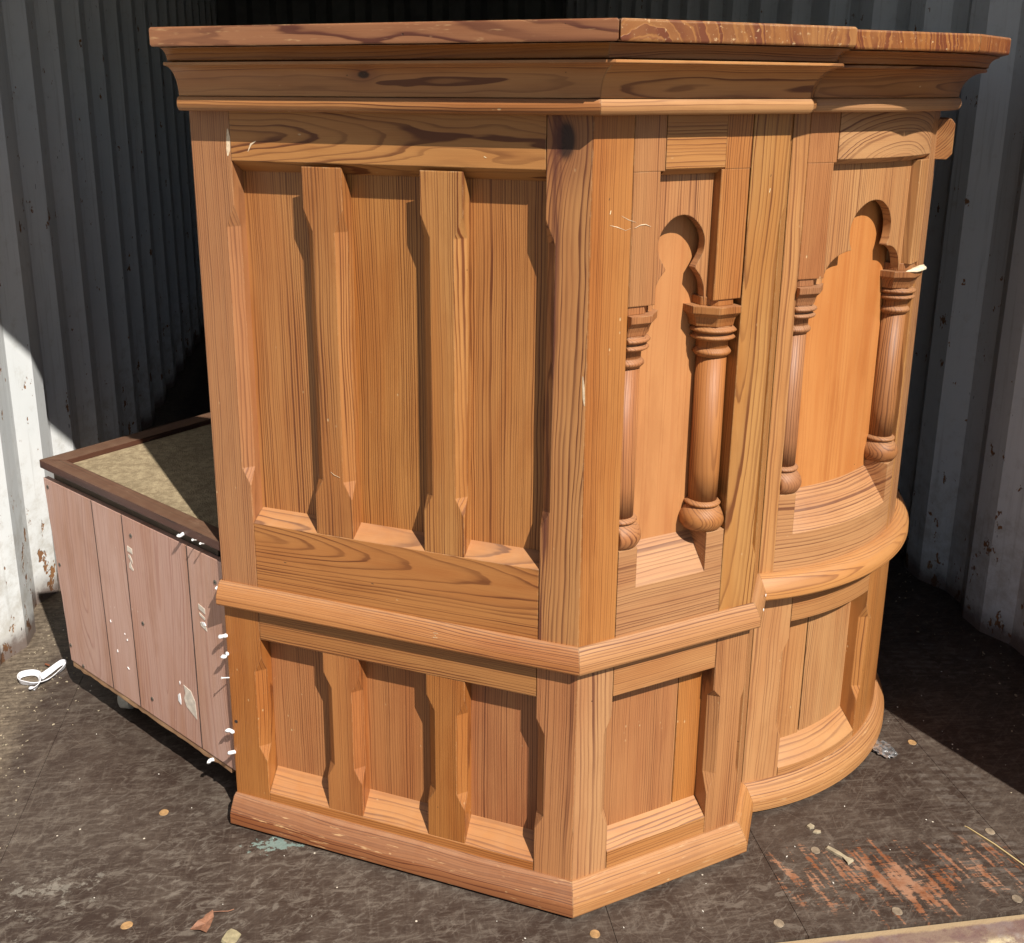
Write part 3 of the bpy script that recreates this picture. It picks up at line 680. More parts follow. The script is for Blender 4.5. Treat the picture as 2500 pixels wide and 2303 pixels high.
# --- canted front, lower storey
Part(FB).bar(0, .0650, OB, 0, .0, .470, Rr=st(ST_LO, .0135), mit0=T22).build("corner_stile", PINE_PALE, pulpit, 'mild', 80, pitch=.0062, pa=.07, pb=-.03, tone=.1)
Part(FB).bar(.2622, LB, OB, 0, .0, .470, L=st((.133, .170, .318, .334)), Rr=(.14, .17, .30, .33, .009), mit1=T22).build("corner_stile", PINE, pulpit, 'straight', 81, pitch=.0042, tone=.2)
Part(FB, 'u').rail(.0656, .2614, rail_prof(.3775, .470, .010)).build("rail", PINE_PALE, pulpit, 'fine', 82, tone=.2)
Part(FB, 'u').rail(.0656, .2614, sill_prof(.0, .088, .111)).build("sill_rail", PINE_PALE, pulpit, 'straight', 83, pitch=.0055, tone=.1)
Part(FB).bar(.052, .2126, OB + .002, -T, .06, .41).build("panel_board", PINE, pulpit, 'fine', 84, tone=.45, pitch=.0036)
Part(FB).bar(.2142, .275, OB + .002, -T - .0008, .06, .41).build("panel_board", PINE, pulpit, 'fine', 85, tone=.65)

# --- step between the canted front and the bow
for za, zb, sd_ in ((.478, 1.30, 90), (0, .470, 91)):
    Part(FS).bar(.0006, SL - .0004, -.03, -.0012, za, zb, mit0=T22).build("step_board", PINE_PALE, pulpit, 'straight', sd_, tone=.1)
PH0 = -103.9
# --- bow (C), upper storey; u in degrees
def arcn(a, b): return max(2, int(abs(b - a) / 2.2))
Part(FC).bar(PH0, -100.45, OB, 0, .478, 1.30, nu=3).build("stile", PINE_PALE, pulpit, 'mild', 100, pitch=.0080, tone=.0, pa=-.03, kb=.05, warp=.035, contrast=1.3)
b = Part(FC).bar(-100.4, -94.5, -.0500, -.0004, .9985, 1.184, nu=4, c0=.0012); b.bar(-100.4, -93.9, -.0500, -.0004, 1.1844, 1.30, nu=4)
b.build("column_block", PINE, pulpit, 'fine', 101, tone=.3)
b = Part(FC).bar(-65.5, -60.0, -.0500, -.0004, .9985, 1.1795, nu=4, c0=.0012)
b.build("column_block", PINE_PALE, pulpit, 'mild', 102, tone=.1, pitch=.006)
Part(FC).bar(-60.0, -30, OB, 0, .478, 1.30, nu=12).build("pier", PINE_PALE, pulpit, 'mild', 103, tone=.15)
Part(FC, 'u').rail(-93.85, -60.05, [(OB, 1.30), (0, 1.30), (0, 1.189), (-.012, 1.1805), (OB, 1.1805)], 18).build("rail", PINE_PALE, pulpit, 'flat', 104, pitch=.0074, pa=-.075, pb=.315, kb=.5, ka=.0, warp=.02, tone=.0, contrast=1.5)
halfC = spline([(0, 1.1187), (1.9, 1.1166), (3.7, 1.1105), (5.5, 1.0990), (6.7, 1.0830), (7.05, 1.0660), (6.8, 1.0510), (6.1, 1.0385)]) + \
        spline([(6.3, 1.0372), (7.9, 1.0355), (9.6, 1.0305), (11.3, 1.0215), (12.7, 1.0060), (13.5, .9850), (13.7, .975)])
halfC = [(h * DEG, z) for h, z in halfC]
oc_ = arch_outline(-79.95, 15.6 * DEG, 1.21, .972, halfC, DEG)
Part(FC).plate(oc_, -.0315, -.0170, cuts=[-95.5 + 1.1 * i for i in range(1, 29)]).build("arch_panel", PINE_PALE, pulpit, 'straight', 105, pitch=.0056, tone=.05)
Part(FC).bar(-103, -57, OB - .012, -.0430, .56, 1.20, nu=24).build("back_panel", SMOOTH, pulpit, 'mild', 106, contrast=.6, pitch=.010, tone=.1)
col_sill(FC, -100.6, -96.7, -65.8, -61.5, .5480, .6135, .6240, .0435, "sill_rail", PINE_PALE, 18, kind='mild', seed=107, pitch=.0062, tone=.05)
Part(FC).bar(-61.45, -60.02, OB, -.0002, .478, .99, nu=1).build("stile", PINE_PALE, pulpit, 'mild', 114, tone=.1)
column(FC, -98.35, -100.5, None, seed=160)
column(FC, -62.9, None, -60.02, seed=170)
# --- bow, lower storey
Part(FC).bar(PH0, -95.2, OB, 0, .0, .470, Rr=st(ST_LO, .0135), nu=5).build("stile", PINE_PALE, pulpit, 'mild', 108, pitch=.007, tone=.1, warp=.03)
Part(FC, 'u').rail(-95.12, -69.2, rail_prof(.3770, .470, .010), 14).build("rail", PINE_PALE, pulpit, 'fine', 109, tone=.15)
Part(FC, 'u').rail(-95.12, -69.2, sill_prof(.0, .072, .113), 14).build("sill_rail", PINE_PALE, pulpit, 'mild', 110, tone=.05, pitch=.0055)
Part(FC).bar(-97, -86.75, OB + .002, -T, .06, .41, nu=5).build("panel_board", PINE_PALE, pulpit, 'mild', 111, pitch=.0062, tone=.1)
Part(FC).bar(-86.3, -66, OB + .002, -T - .001, .06, .41, nu=9).build("panel_board", PINE_PALE, pulpit, 'mild', 112, pitch=.0058, tone=.05)
Part(FC).bar(-69.1, -30, OB, 0, .0, .470, L=st(ST_LO, .0135), nu=16).build("pier", PINE, pulpit, 'straight', 113, tone=.1)
# --- the far half, closed with plain boards
for za, zb in ((.478, 1.30), (0, .470)):
    Part(FC).bar(-29.95, 13.9, OB, -.001, za, zb, nu=18).build("panel_board", PINE, pulpit, 'straight', int(za * 100) + 200)
    Part(FS2).bar(.0095, SL - .006, -.03, -.004, za, zb).build("step_board", PINE, pulpit, 'straight', int(za * 100) + 210)
    Part(FB2).bar(0, LB, OB, 0, za, zb).build("panel_board", PINE, pulpit, 'straight', int(za * 100) + 220)
    Part(FA2).bar(.03, UA, OB, 0, za, zb).build("panel_board", PINE, pulpit, 'straight', int(za * 100) + 230)
# block standing proud of the far curve under the cornice
pb_ = Part(ident)
phi = R(-46); cx_, cy_ = CC.x + (RW + .006) * math.cos(phi), CC.y + (RW + .006) * math.sin(phi)
def FT(u, o, z): return (cx_ + o * math.cos(phi) - u * math.sin(phi), cy_ + o * math.sin(phi) + u * math.cos(phi), z)
q = Part(FT, 'u'); q.rail(-.060, .10, [(-.012, 1.246), (.012, 1.246), (.018, 1.238), (.018, 1.186), (.010, 1.176), (-.012, 1.176)], 2)
q.build("rail", PINE_PALE, pulpit, 'mild', 240)

# --- mouldings swept round the plan
def path_plan(u_end):
    P = [Vector((aA.x * u_end, aA.y * u_end)), Vector((0, 0)), Vector((LB, 0))]
    n = 46
    for i in range(n + 1):
        t = R(PH0 + (13.9 - PH0) * i / n); P.append(Vector((CC.x + RW * math.cos(t), CC.y + RW * math.sin(t))))
    segs = ['A', 'B', 'S'] + ['C'] * n
    for v in ((LB, 0, 0), (0, 0, 0), (aA.x * u_end, aA.y * u_end, 0)):
        m_ = mirror(v); P.append(Vector((m_[0], m_[1])))
    segs += ['S', 'B', 'A']
    return P, segs
def sweep(name, mat, prof, u_end, kinds=('straight',), seeds=300, close=-.03, lens=None, gk=None):
    """prof: rows (z, offA, offB, offS, offC) from top to bottom; one object per straight run"""
    P, segs = path_plan(u_end)
    nrm = []
    for i in range(len(segs)):
        d = (P[i + 1] - P[i]).normalized(); nrm.append(Vector((d.y, -d.x)))
    offs = {'A': 1, 'B': 2, 'S': 3, 'C': 4}
    rows = [(prof[0][0],) + (close,) * 4] + list(prof) + [(prof[-1][0],) + (close,) * 4]
    def vert(i, row):
        if i == 0: q_ = P[0] + nrm[0] * row[1]
        elif i == len(P) - 1: q_ = P[-1] + nrm[-1] * row[1]
        else:
            n1, n2 = nrm[i - 1], nrm[i]; d1, d2 = row[offs[segs[i - 1]]], row[offs[segs[i]]]
            det = n1.x * n2.y - n1.y * n2.x
            if abs(det) < .12: q_ = P[i] + (n1 + n2).normalized() * (d1 + d2) / 2 / max(.5, (n1 + n2).length / 2)
            else: q_ = P[i] + Vector(((d1 * n2.y - d2 * n1.y) / det, (n1.x * d2 - n2.x * d1) / det))
        return q_
    runs = []; i = 0
    while i < len(segs):
        j = i
        while j + 1 < len(segs) and segs[j + 1] == segs[i]: j += 1
        runs.append((i, j + 1)); i = j + 1
    L = [0]
    for i in range(len(segs)): L.append(L[-1] + (P[i + 1] - P[i]).length)
    for k_, (i0, i1) in enumerate(runs):
        m = len(rows); vs = []; gr = []; fs = []
        zm = sum(r[0] for r in rows) / m
        for i in range(i0, i1 + 1):
            for row in rows:
                q_ = vert(i, row); vs.append((q_.x, q_.y, row[0])); gr.append((L[i], row[0] - zm, row[offs[segs[i0]]]))
        n = i1 - i0
        for i in range(n):
            for j in range(m - 1):
                a = i * m + j; fs.append((a, a + m, a + m + 1, a + 1))
            fs.append((i * m + m - 1, (i + 1) * m + m - 1, (i + 1) * m, i * m))
        fs.append(tuple(range(m))); fs.append(tuple(n * m + j for j in range(m))[::-1])
        me = bpy.data.meshes.new(name); me.from_pydata(vs, [], fs)
        at = me.attributes.new('grain', 'FLOAT_VECTOR', 'POINT'); at.data.foreach_set('vector', [c for g_ in gr for c in g_])
        bm = bmesh.new(); bm.from_mesh(me); bmesh.ops.recalc_face_normals(bm, faces=bm.faces[:])
        bm.to_mesh(me); bm.free()
        if segs[i0] == 'C' :
            pass
        mm = mat[k_ % len(mat)]
        me.materials.append(mm); o = bpy.data.objects.new(name, me); COL.objects.link(o); o.parent = pulpit
        # moulded curves shade smoothly, arrises stay sharp
        me.polygons.foreach_set('use_smooth', [True] * len(me.polygons)); me.set_sharp_from_angle(angle=R(26))
        grain_props(o, kinds[k_ % len(kinds)], seeds + k_, **(gk[k_] if gk and k_ < len(gk) else {}))
M3 = [PINE, PINE_PALE, PINE_PALE, PINE_PALE]
# plinth
sweep("plinth", [PINE_OLD, PINE_PALE, PINE_PALE, PINE_PALE], [(.0560, 0, 0, 0, 0), (.0562, .003, .003, .003, .003), (.0530, .0085, .0085, .0085, .0085), (.0400, .0165, .0165, .0165, .0165), (.0295, .0225, .0225, .0225, .0220), (.0250, .0238, .0238, .0238, .0232), (.0075, .0240, .0240, .0240, .0235), (.0055, .0215, .0215, .0215, .021)], UA + .001,
      kinds=('mild', 'straight', 'straight', 'straight'), seeds=301, gk=[dict(worn=.9, tone=.25, pb=-.05, warp=.05, kb=.03, pitch=.0055, contrast=1.3), dict(worn=.5, pitch=.0058, tone=.1), dict(worn=.6), dict(worn=.5, pitch=.0055, tone=.1)])
# dado rail
sweep("dado_rail", M3, [(.4800, 0, 0, 0, 0), (.4803, .003, .003, .003, .006), (.4765, .0068, .0068, .0068, .0150), (.4690, .0110, .0110, .0110, .0215), (.4600, .0148, .0148, .0148, .0262), (.4560, .0165, .0165, .0165, .0280), (.4440, .0172, .0172, .0172, .0285), (.4412, .0160, .0160, .0160, .0268), (.4406, .0, .0, .0, .0)], UA + .003,
      kinds=('straight', 'straight', 'straight', 'mild'), seeds=321, gk=[dict(tone=.7, pitch=.0036), dict(tone=.25, pitch=.0042), dict(tone=.6), dict(tone=.2, pitch=.0058, pa=.02, pb=-.03, kb=.06, warp=.03)])
# small torus under the cornice
def tor(z0, z1, a, b, n=8): return [(z1 + (z0 - z1) * (1 - math.cos(math.pi * i / n)) / 2, *[x + .0065 * math.sin(math.pi * i / n) for x in (a, b, b, b)]) for i in range(n + 1)]
sweep("cornice_bead", M3, [(1.2836, .012, .014, .014, .014)] + tor(1.2625, 1.2832, .0235, .0262) + [(1.2620, .012, .014, .014, .014)], .6285,
      kinds=('straight',), seeds=341, gk=[dict(tone=.15), dict(tone=.0, pitch=.0060), dict(tone=.1), dict(tone=.0, contrast=.5)])
# cove
cove = []
for i in range(13):
    t = i / 12; ang = t * math.pi / 2
    oa = .0245 + (.0545 - .0245) * (1 - math.sin(ang)); z = 1.3262 - (1.3262 - 1.2840) * (1 - math.cos(ang))
    s_b = (.0662 - .0272) / (.0545 - .0245); ob_ = .0272 + (oa - .0245) * s_b
    cove.append((z, oa, ob_, ob_, ob_))
sweep("cornice_cove", [PINE], [(1.3310, .030, .036, .036, .036), (1.3308, .0560, .0672, .0672, .0672), (1.3272, .0562, .0674, .0674, .0674)] + cove, .6275,
      kinds=('flat',), seeds=361, gk=[dict(pitch=.0060, kb=.012, pb=-.03, tone=.05, warp=.03, kl=.30, kc=.0, kr=.006, contrast=1.15), dict(pitch=.0066, kb=.015, tone=.05, contrast=1.15), dict(tone=.3), dict(pitch=.0075, tone=.2, kb=.05, contrast=1.1, warp=.05)])
# bed mould below the top boards
bed = []
for i in range(9):
    t = i / 8
    oa = .0480 + .0160 * (1 - math.sin(t * math.pi / 2)) ; z = 1.3506 - .0172 * (.25 * t + .75 * (1 - math.cos(t * math.pi / 2)))
    bed.append((z, oa, oa + .006, oa + .010, oa + .021))
sweep("bed_mould", [PINE], bed + [(1.3320, .044, .050, .053, .064), (1.3312, .034, .040, .042, .052)], .6265, kinds=('mild',), seeds=381, gk=[dict(tone=.5), dict(tone=.6), dict(tone=.6), dict(tone=.6)])

# --- top boards
def slab(name, outer, inner, seed, axis, label=None, mat=None, **kw):
    """outer / inner: plan points; worn arrises"""
    z0, z1 = 1.3518, 1.3782
    poly = outer + inner[::-1]
    A_ = Vector(axis).normalized(); Bq = Vector((A_.y, -A_.x))
    n = len(poly); c = sum((Vector(p) for p in poly), Vector((0, 0))) / n
    vs = []
    for z, ins in ((z0, .0022), (z0 + .0026, 0), (z1 - .0026, 0), (z1, .0026)):
        for p_ in poly:
            d = (c - Vector(p_)); q_ = Vector(p_) + d.normalized() * ins; vs.append((q_.x, q_.y, z))
    fs = [tuple(range(n)), tuple(3 * n + i for i in range(n))[::-1]]
    for j in range(3):
        for i in range(n): fs.append((j * n + i, j * n + (i + 1) % n, (j + 1) * n + (i + 1) % n, (j + 1) * n + i))
    # subdivide long edges so the arrises can wander
    me = bpy.data.meshes.new(name); me.from_pydata(vs, [], fs)
    bm = bmesh.new(); bm.from_mesh(me); bmesh.ops.recalc_face_normals(bm, faces=bm.faces[:])
    bm.to_mesh(me); bm.free()
    at = me.attributes.new('grain', 'FLOAT_VECTOR', 'POINT')
    g_ = []
    for v_ in me.vertices:
        p2 = Vector((v_.co.x, v_.co.y)); g_ += [p2.dot(A_), p2.dot(Bq), v_.co.z - 1.365]
    at.data.foreach_set('vector', g_)
    me.materials.append(mat or PINE_TOP); o = bpy.data.objects.new(name, me); COL.objects.link(o); o.parent = pulpit
    grain_props(o, 'flat', seed, **kw); return o
def v2(F, u, o): q_ = F(u, o, 0); return (q_[0], q_[1])
dA, dB = .073, .085
mit = Vector((0, 0)); nB = Vector((0, -1))
det = nA.x * nB.y - nA.y * nB.x; cA = ((dA * nB.y - dB * nA.y) / det, (nA.x * dB - nB.x * dA) / det)
det2 = det; iA = ((-.09 * nB.y + .09 * nA.y) / det, (nA.x * -.09 + nB.x * .09) / det)
gap = .0012
cA1 = (cA[0] + aA.x * gap, cA[1] + aA.y * gap); iA1 = (iA[0] + aA.x * gap, iA[1] + aA.y * gap)
slab("top_board", [v2(FA, .635, dA), cA1], [v2(FA, .635, -.09), iA1], 401, aA, mat=PINE_OLD, pa=.03, pb=.025, kb=-.04, pitch=.0055, tone=.0, worn=.6, warp=.03, contrast=1.3)
Bend = (.3600, -dB); Y2 = -.040; B2 = (.4020, Y2)
slab("top_board", [(cA[0] + gap, cA[1]), Bend, B2], [(iA[0] + gap, iA[1]), (LB + .02, .09), (.41, .10)], 402, (.35, .94), pa=.05, pb=-.05, kb=.12, pitch=.0135, tone=.1, worn=.8, contrast=1.05, warp=.07)
XE = .653; t3 = R(23); X3 = (XE + math.cos(t3) * .155, Y2 + math.sin(t3) * .155)
TOPK = dict(pa=.04, pb=-.05, kb=.12, pitch=.0125, contrast=1.05, warp=.07)
I2, I3 = (XE - .03, .10), (X3[0] - .07, X3[1] + .10)
slab("top_board", [(B2[0] + gap, B2[1]), (XE, Y2)], [(.4112, .10), I2], 403, (.35, .94), tone=.25, worn=.4, **TOPK)
slab("top_board", [(XE + gap, Y2 + gap * .3), X3], [(I2[0] + gap, I2[1]), I3], 404, (.3, .95), tone=.5, worn=.5, **TOPK)
M = lambda q_: mirror((q_[0], q_[1], 0))[:2]
slab("top_board", [(X3[0] + gap, X3[1] + gap), M((X3[0] + gap, X3[1] + gap))], [(I3[0] + gap, I3[1] + gap), M((I3[0] + gap, I3[1] + gap))], 405, (.2, .98), tone=.3)
slab("top_board", [M(X3), M((XE, Y2)), M(B2)], [M(I3), M(I2), M((.4112, .10))], 406, (1, .1), tone=.3)
slab("top_board", [M((B2[0] - gap, B2[1])), M(Bend), M(cA)], [M((.41, .10)), M((LB + .02, .09)), M(iA)], 407, (1, .1), tone=.3)
slab("top_board", [M(cA1), M(v2(FA, .635, dA))], [M(iA1), M(v2(FA, .635, -.09))], 408, (1, -1), tone=.3)

# ------------------------------------------------------------------ white cup hooks and nails screwed into the side edge
WHITE = simple("hook_white_plastic", (0.86, 0.86, 0.86), .35)
NAIL = simple("nail_white", (0.75, 0.74, 0.72), .4)
HOLE = simple("screw_hole_dark", (0.03, 0.022, 0.018), .8)
SCREW = simple("screw_head_steel", (0.22, 0.20, 0.17), .45, metal=.7)
def tube(pts, r, n=8):
    vs = []; fs = []
    pts = [Vector(p_) for p_ in pts]
    for i, p_ in enumerate(pts):
        d = (pts[min(i + 1, len(pts) - 1)] - pts[max(i - 1, 0)]).normalized()
        a_ = d.cross(Vector((.31, .2, .93))).normalized(); b_ = d.cross(a_)
        rr = r[i] if isinstance(r, (list, tuple)) else r
        for k in range(n):
            t = 2 * math.pi * k / n; q_ = p_ + a_ * rr * math.cos(t) + b_ * rr * math.sin(t); vs.append(tuple(q_))
    for i in range(len(pts) - 1):
        for k in range(n): fs.append((i * n + k, i * n + (k + 1) % n, (i + 1) * n + (k + 1) % n, (i + 1) * n + k))
    fs.append(tuple(range(n))[::-1]); fs.append(tuple((len(pts) - 1) * n + k for k in range(n)))
    return vs, fs
def hook(p_, d, parent, turn=0.0, s=1.0):
    """screw-in cup hook: collar at p_, stem along d, then a curl"""
    d = Vector(d).normalized(); up = Vector((0, 0, 1)); side = d.cross(up).normalized(); up = side.cross(d)
    e1 = up * math.cos(turn) + side * math.sin(turn)
    p_ = Vector(p_); P = [p_, p_ + d * .004 * s]
    c_ = p_ + d * .0085 * s
    for i in range(9):
        t = math.pi + 2.7 * i / 8
        P.append(c_ + d * (.0058 * s * math.cos(t) * .9) - e1 * (.0058 * s * math.sin(t)) + side * .0004 * i)
    v, f = tube(P, [.0044 * s] * len(P)); o = mesh_obj("hook", v, f, WHITE, parent, smooth=True)
    v, f = tube([p_ - d * .001, p_ + d * .0018 * s], .0046 * s, 12); mesh_obj("collar", v, f, WHITE, o)
    return o
def nail(p_, d, parent, ln=.014):
    d = Vector(d).normalized(); p_ = Vector(p_)
    v, f = tube([p_ - d * .002, p_ + d * ln], .0011, 7); o = mesh_obj("nail", v, f, NAIL, parent)
    v, f = tube([p_ + d * ln, p_ + d * (ln + .0012)], .0021, 9); mesh_obj("nail_head", v, f, NAIL, o)
nv = Vector((nA.x, nA.y, 0)); av = Vector((aA.x, aA.y, 0))
for z, dz, tn, kind in ((.462, 0, .5, 'h'), (.374, 0, 2.2, 'h'), (.3385, 0, 3.6, 'h'), (.291, 0, 0, 'n'), (.182, 0, 1.2, 'h'), (.140, 0, -1.0, 'h')):
    p_ = Vector(FA(UA - .0005, -.0006, z)); d = av * .55 + nv * .8
    if kind == 'h': hook(p_, d, pulpit, tn, .78)
    else: nail(p_, d + Vector((0, 0, .3)), pulpit)
v, f = tube([Vector(FA(.621, -.001, .205)), Vector(FA(.621, .0006, .205))], .0032, 10); mesh_obj("screw_hole", v, f, HOLE, pulpit)
# a nail or two in the little mitre piece of the dado
for (u, z) in ((.035, .4515), (.070, .461)):
    p_ = Vector(FS(u, .0168, z)); v, f = tube([p_, p_ + Vector(FS(0, .0012, 0)) - Vector(FS(0, 0, 0))], .0026, 10); mesh_obj("nail_head", v, f, NAIL, pulpit)

# old scars, filled nail holes and scratches
SCARM = simple("bare_wood_scar", (0.78, 0.60, 0.40), .7, nscale=160, namp=.25)
PUTTY = simple("pale_putty", (0.80, 0.66, 0.42), .7)
def mark(F, pts, wd, mat, name="scar", off=.0001, th=.0003):
    """thin raised strip following pts on a face"""
    k = scale_u(F); s = Part(F); n = len(pts)
    for i, (u, z) in enumerate(pts):
        a_ = pts[max(i - 1, 0)]; b_ = pts[min(i + 1, n - 1)]; dx, dz = (b_[0] - a_[0]) * k, b_[1] - a_[1]; L_ = math.hypot(dx, dz) or 1
        w_ = wd * (.25 if i in (0, n - 1) else 1.0) / 2
        ox, oz = -dz / L_ * w_ / k, dx / L_ * w_
        s.v += [(u + ox, off, z + oz), (u + ox, off + th, z + oz), (u - ox, off + th, z - oz), (u - ox, off, z - oz)]
    for i in range(n - 1):
        for j in range(4): s.f.append((i * 4 + j, i * 4 + (j + 1) % 4, i * 4 + 4 + (j + 1) % 4, i * 4 + 4 + j))
    s.f += [(0, 1, 2, 3), (n * 4 - 1, n * 4 - 2, n * 4 - 3, n * 4 - 4)]
    return s.build(name, mat, pulpit)
mark(FA, [(.5632, 1.236), (.5628, 1.222), (.5640, 1.205), (.5655, 1.196)], .0065, SCARM)
mark(FA, [(.530, 1.203), (.524, 1.214), (.515, 1.219)], .0028, SCARM)
mark(FA, [(.005, .905), (.0035, .890), (.0025, .872), (.0015, .862)], .0030, SCARM)
mark(FB, [(.030, 1.116), (.042, 1.113), (.055, 1.108)], .0011, SCARM)
mark(FB, [(.055, 1.1075), (.064, 1.110)], .0010, SCARM)
mark(FB, [(.070, 1.110), (.080, 1.114), (.088, 1.1145), (.097, 1.111)], .0011, SCARM, off=.0002)
mark(FB, [(.048, 1.128), (.060, 1.122), (.072, 1.118)], .0007, SCARM)
mark(FB, [(.030, 1.131), (.031, 1.136)], .0045, PUTTY); mark(FB, [(.0275, 1.150), (.0288, 1.153)], .0028, HOLE, "nail_hole")
mark(FB, [(.302, 1.150), (.3028, 1.156)], .0035, PUTTY); mark(FB, [(.302, 1.173), (.3030, 1.176)], .0028, HOLE, "nail_hole")
mark(FA, [(.577, .965), (.580, .955), (.5795, .944)], .0018, SCARM, off=-.0035)
mark(FA, [(.150, 1.2035), (.1535, 1.2050)], .0038, PUTTY)
for dz in (.0015, .0085): mark(FA, [(.224, .4580 + dz), (.232, .4572 + dz)], .0010, PUTTY, off=.0158 - dz * .25)
mark(FA, [(.2272, .4625), (.2292, .4623)], .0014, PUTTY, off=.0150)
mark(FA, [(.395, .700), (.405, .7030), (.411, .7075)], .0007, SCARM)
mark(FB, [(.200, .437), (.207, .433), (.213, .436)], .0035, PUTTY)
for u, z in ((.345, .525), (.505, .535)): mark(FA, [(u, z), (u - .004, z - .0005)], .0030, HOLE, "nail_hole")
# broken pale splinter on the capital of the last column
sp = Part(FC); q_ = [(-66.6, -.004), (-65.4, .0125), (-62.6, .0150), (-60.6, .0165), (-61.0, .0135), (-60.6, .0120), (-60.6, .0055), (-60.4, .0005), (-63.5, -.004)]
n_ = len(q_); zt_ = [.9866, .9872, .9890, .9900, .9930, .9945, .9925, .9900, .9880]
sp.add([(u, o, .9862 + (0.0022 if i in (4, 5) else 0)) for i, (u, o) in enumerate(q_)] + [(u, o, z) for (u, o), z in zip(q_, zt_)], [tuple(range(n_)), tuple(range(n_, 2 * n_))[::-1]] + [(i, (i + 1) % n_, n_ + (i + 1) % n_, n_ + i) for i in range(n_)])
sp.build("broken_splinter", simple("raw_split_wood", (0.80, 0.70, 0.50), .8, nscale=90, namp=.3, bump=.002), pulpit)

# ------------------------------------------------------------------ platform: boarded side, dark lipping, carpet
plat = empty("platform", "low wheeled platform with pinkish boarded side and carpeted top beside the pulpit", "platform", (0, 0, 0))
PS = 1.02; PL = Vector((-.6896, .9864)); ZP = lambda z: z * PS - .0259
PL0 = PL; pe = Vector((.425, -.905)).normalized(); pn = Vector((-.905, -.425)).normalized()
def FP(u, o, z): return (PL.x + PS * (pe.x * u + pn.x * o), PL.y + PS * (pe.y * u + pn.y * o), ZP(z))
JOINT = simple('joint_dark', (.045, .03, .025), .9)
edges = [(-.001, .1664), (.1679, .2650), (.2666, .4684), (.4700, .574)]
for i, (a, b_) in enumerate(edges):
    s = Part(FP)
    u0b, u1b = a, b_
    u0t, u1t = (a - .030, b_ - .0135) if i == 0 else ((a - .0135, b_ - .0048) if i == 1 else ((a - .0048, b_) if i == 2 else (a, b_)))
    v_ = []
    nz_ = 14
    rr = random.Random(5)
    for k in range(nz_ + 1):
        t = k / nz_; z = .113 + (.5215 - .113) * t
        jl = rr.uniform(-.0016, .0016) if i == 0 else 0
        x0 = u0b + (u0t - u0b) * t + jl; x1 = u1b + (u1t - u1b) * t
        v_ += [(x0, -.011, z), (x0, -.0006, z), (x0 + .0006, 0, z), (x1 - .0006, 0, z), (x1, -.0006, z), (x1, -.011, z)]
    f_i = []
    for k in range(nz_):
        for j in range(6): f_i.append((k * 6 + j, k * 6 + (j + 1) % 6, (k + 1) * 6 + (j + 1) % 6, (k + 1) * 6 + j))
    f_i += [tuple(range(6))[::-1], tuple(nz_ * 6 + j for j in range(6))]
    s.add(v_, f_i)
    s.build("plank", PINK, plat, 'mild', 500 + i, pitch=.0085, warp=.06, pa=(.02, .05, -.01, .05)[i], pb=-.035, kb=.07, contrast=.62, tone=.0)
for i_, (ub, ut) in enumerate(((.16715, .1537), (.2658, .2610), (.4692, .4690))):
    s = Part(FP); h_ = .0011
    s.add([(ub - h_, -.009, .114), (ub + h_, -.009, .114), (ub + h_, .0003, .114), (ub - h_, .0003, .114), (ut - h_, -.009, .521), (ut + h_, -.009, .521), (ut + h_, .0003, .521), (ut - h_, .0003, .521)],
          [(0, 3, 2, 1), (4, 5, 6, 7), (0, 1, 5, 4), (1, 2, 6, 5), (2, 3, 7, 6), (3, 0, 4, 7)])
    s.build("board_joint", JOINT, plat)
# ragged bottom edge of the backing board
s = Part(FP, 'u'); vv = []; nn = 40; rr = random.Random(3)
for k in range(nn + 1):
    u = .004 + .552 * k / nn; z = .1005 + rr.uniform(-.0022, .0014)
    vv += [(u, -.013, z), (u, -.001 + rr.uniform(-.0012, .0006), z), (u, -.0012, .1126), (u, -.013, .1126)]
ff = []
for k in range(nn):
    for j in range(4): ff.append((k * 4 + j, k * 4 + (j + 1) % 4, (k + 1) * 4 + (j + 1) % 4, (k + 1) * 4 + j))
s.add(vv, ff + [(0, 1, 2, 3), (nn * 4 + 3, nn * 4 + 2, nn * 4 + 1, nn * 4)]); s.build("bottom_edge", RAW, plat, 'straight', 510, worn=.6)
# carcass under the lipping, set back
def prism(name, poly, z0, z1, mat, parent, axis=(1, 0), kind='straight', seed=0, **kw):
    n = len(poly); A_ = Vector(axis).normalized(); Bq = Vector((A_.y, -A_.x)); F_ = lambda l, o, z: (A_.x * l + Bq.x * o, A_.y * l + Bq.y * o, z)
    s = Part(F_, 'u'); pts = [(Vector(q_).dot(A_), Vector(q_).dot(Bq)) for q_ in poly]
    s.add([(l, o, ZP(z)) for z in (z0, z1) for l, o in pts], [tuple(range(n))[::-1], tuple(n + i for i in range(n))] + [(i, (i + 1) % n, n + (i + 1) % n, n + i) for i in range(n)])
    return s.build(name, mat, parent, kind, seed, **kw)
def fp2(u, o): q_ = FP(u, o, 0); return (q_[0], q_[1])
inner_pts = [v2(FA, .30, -.07), (.40, .95), fp2(.25, -1.1), fp2(.02, -1.1)]
prism("carcass", [fp2(-.010, -.0125), fp2(.545, -.0125), fp2(.540, -.045)] + [(.0 - .20, .36)] + inner_pts[1:3] + [fp2(.012, -1.1)], .118, .5473, simple("carcass_brown", (.10, .072, .045), .7, nscale=20, namp=.3), plat)
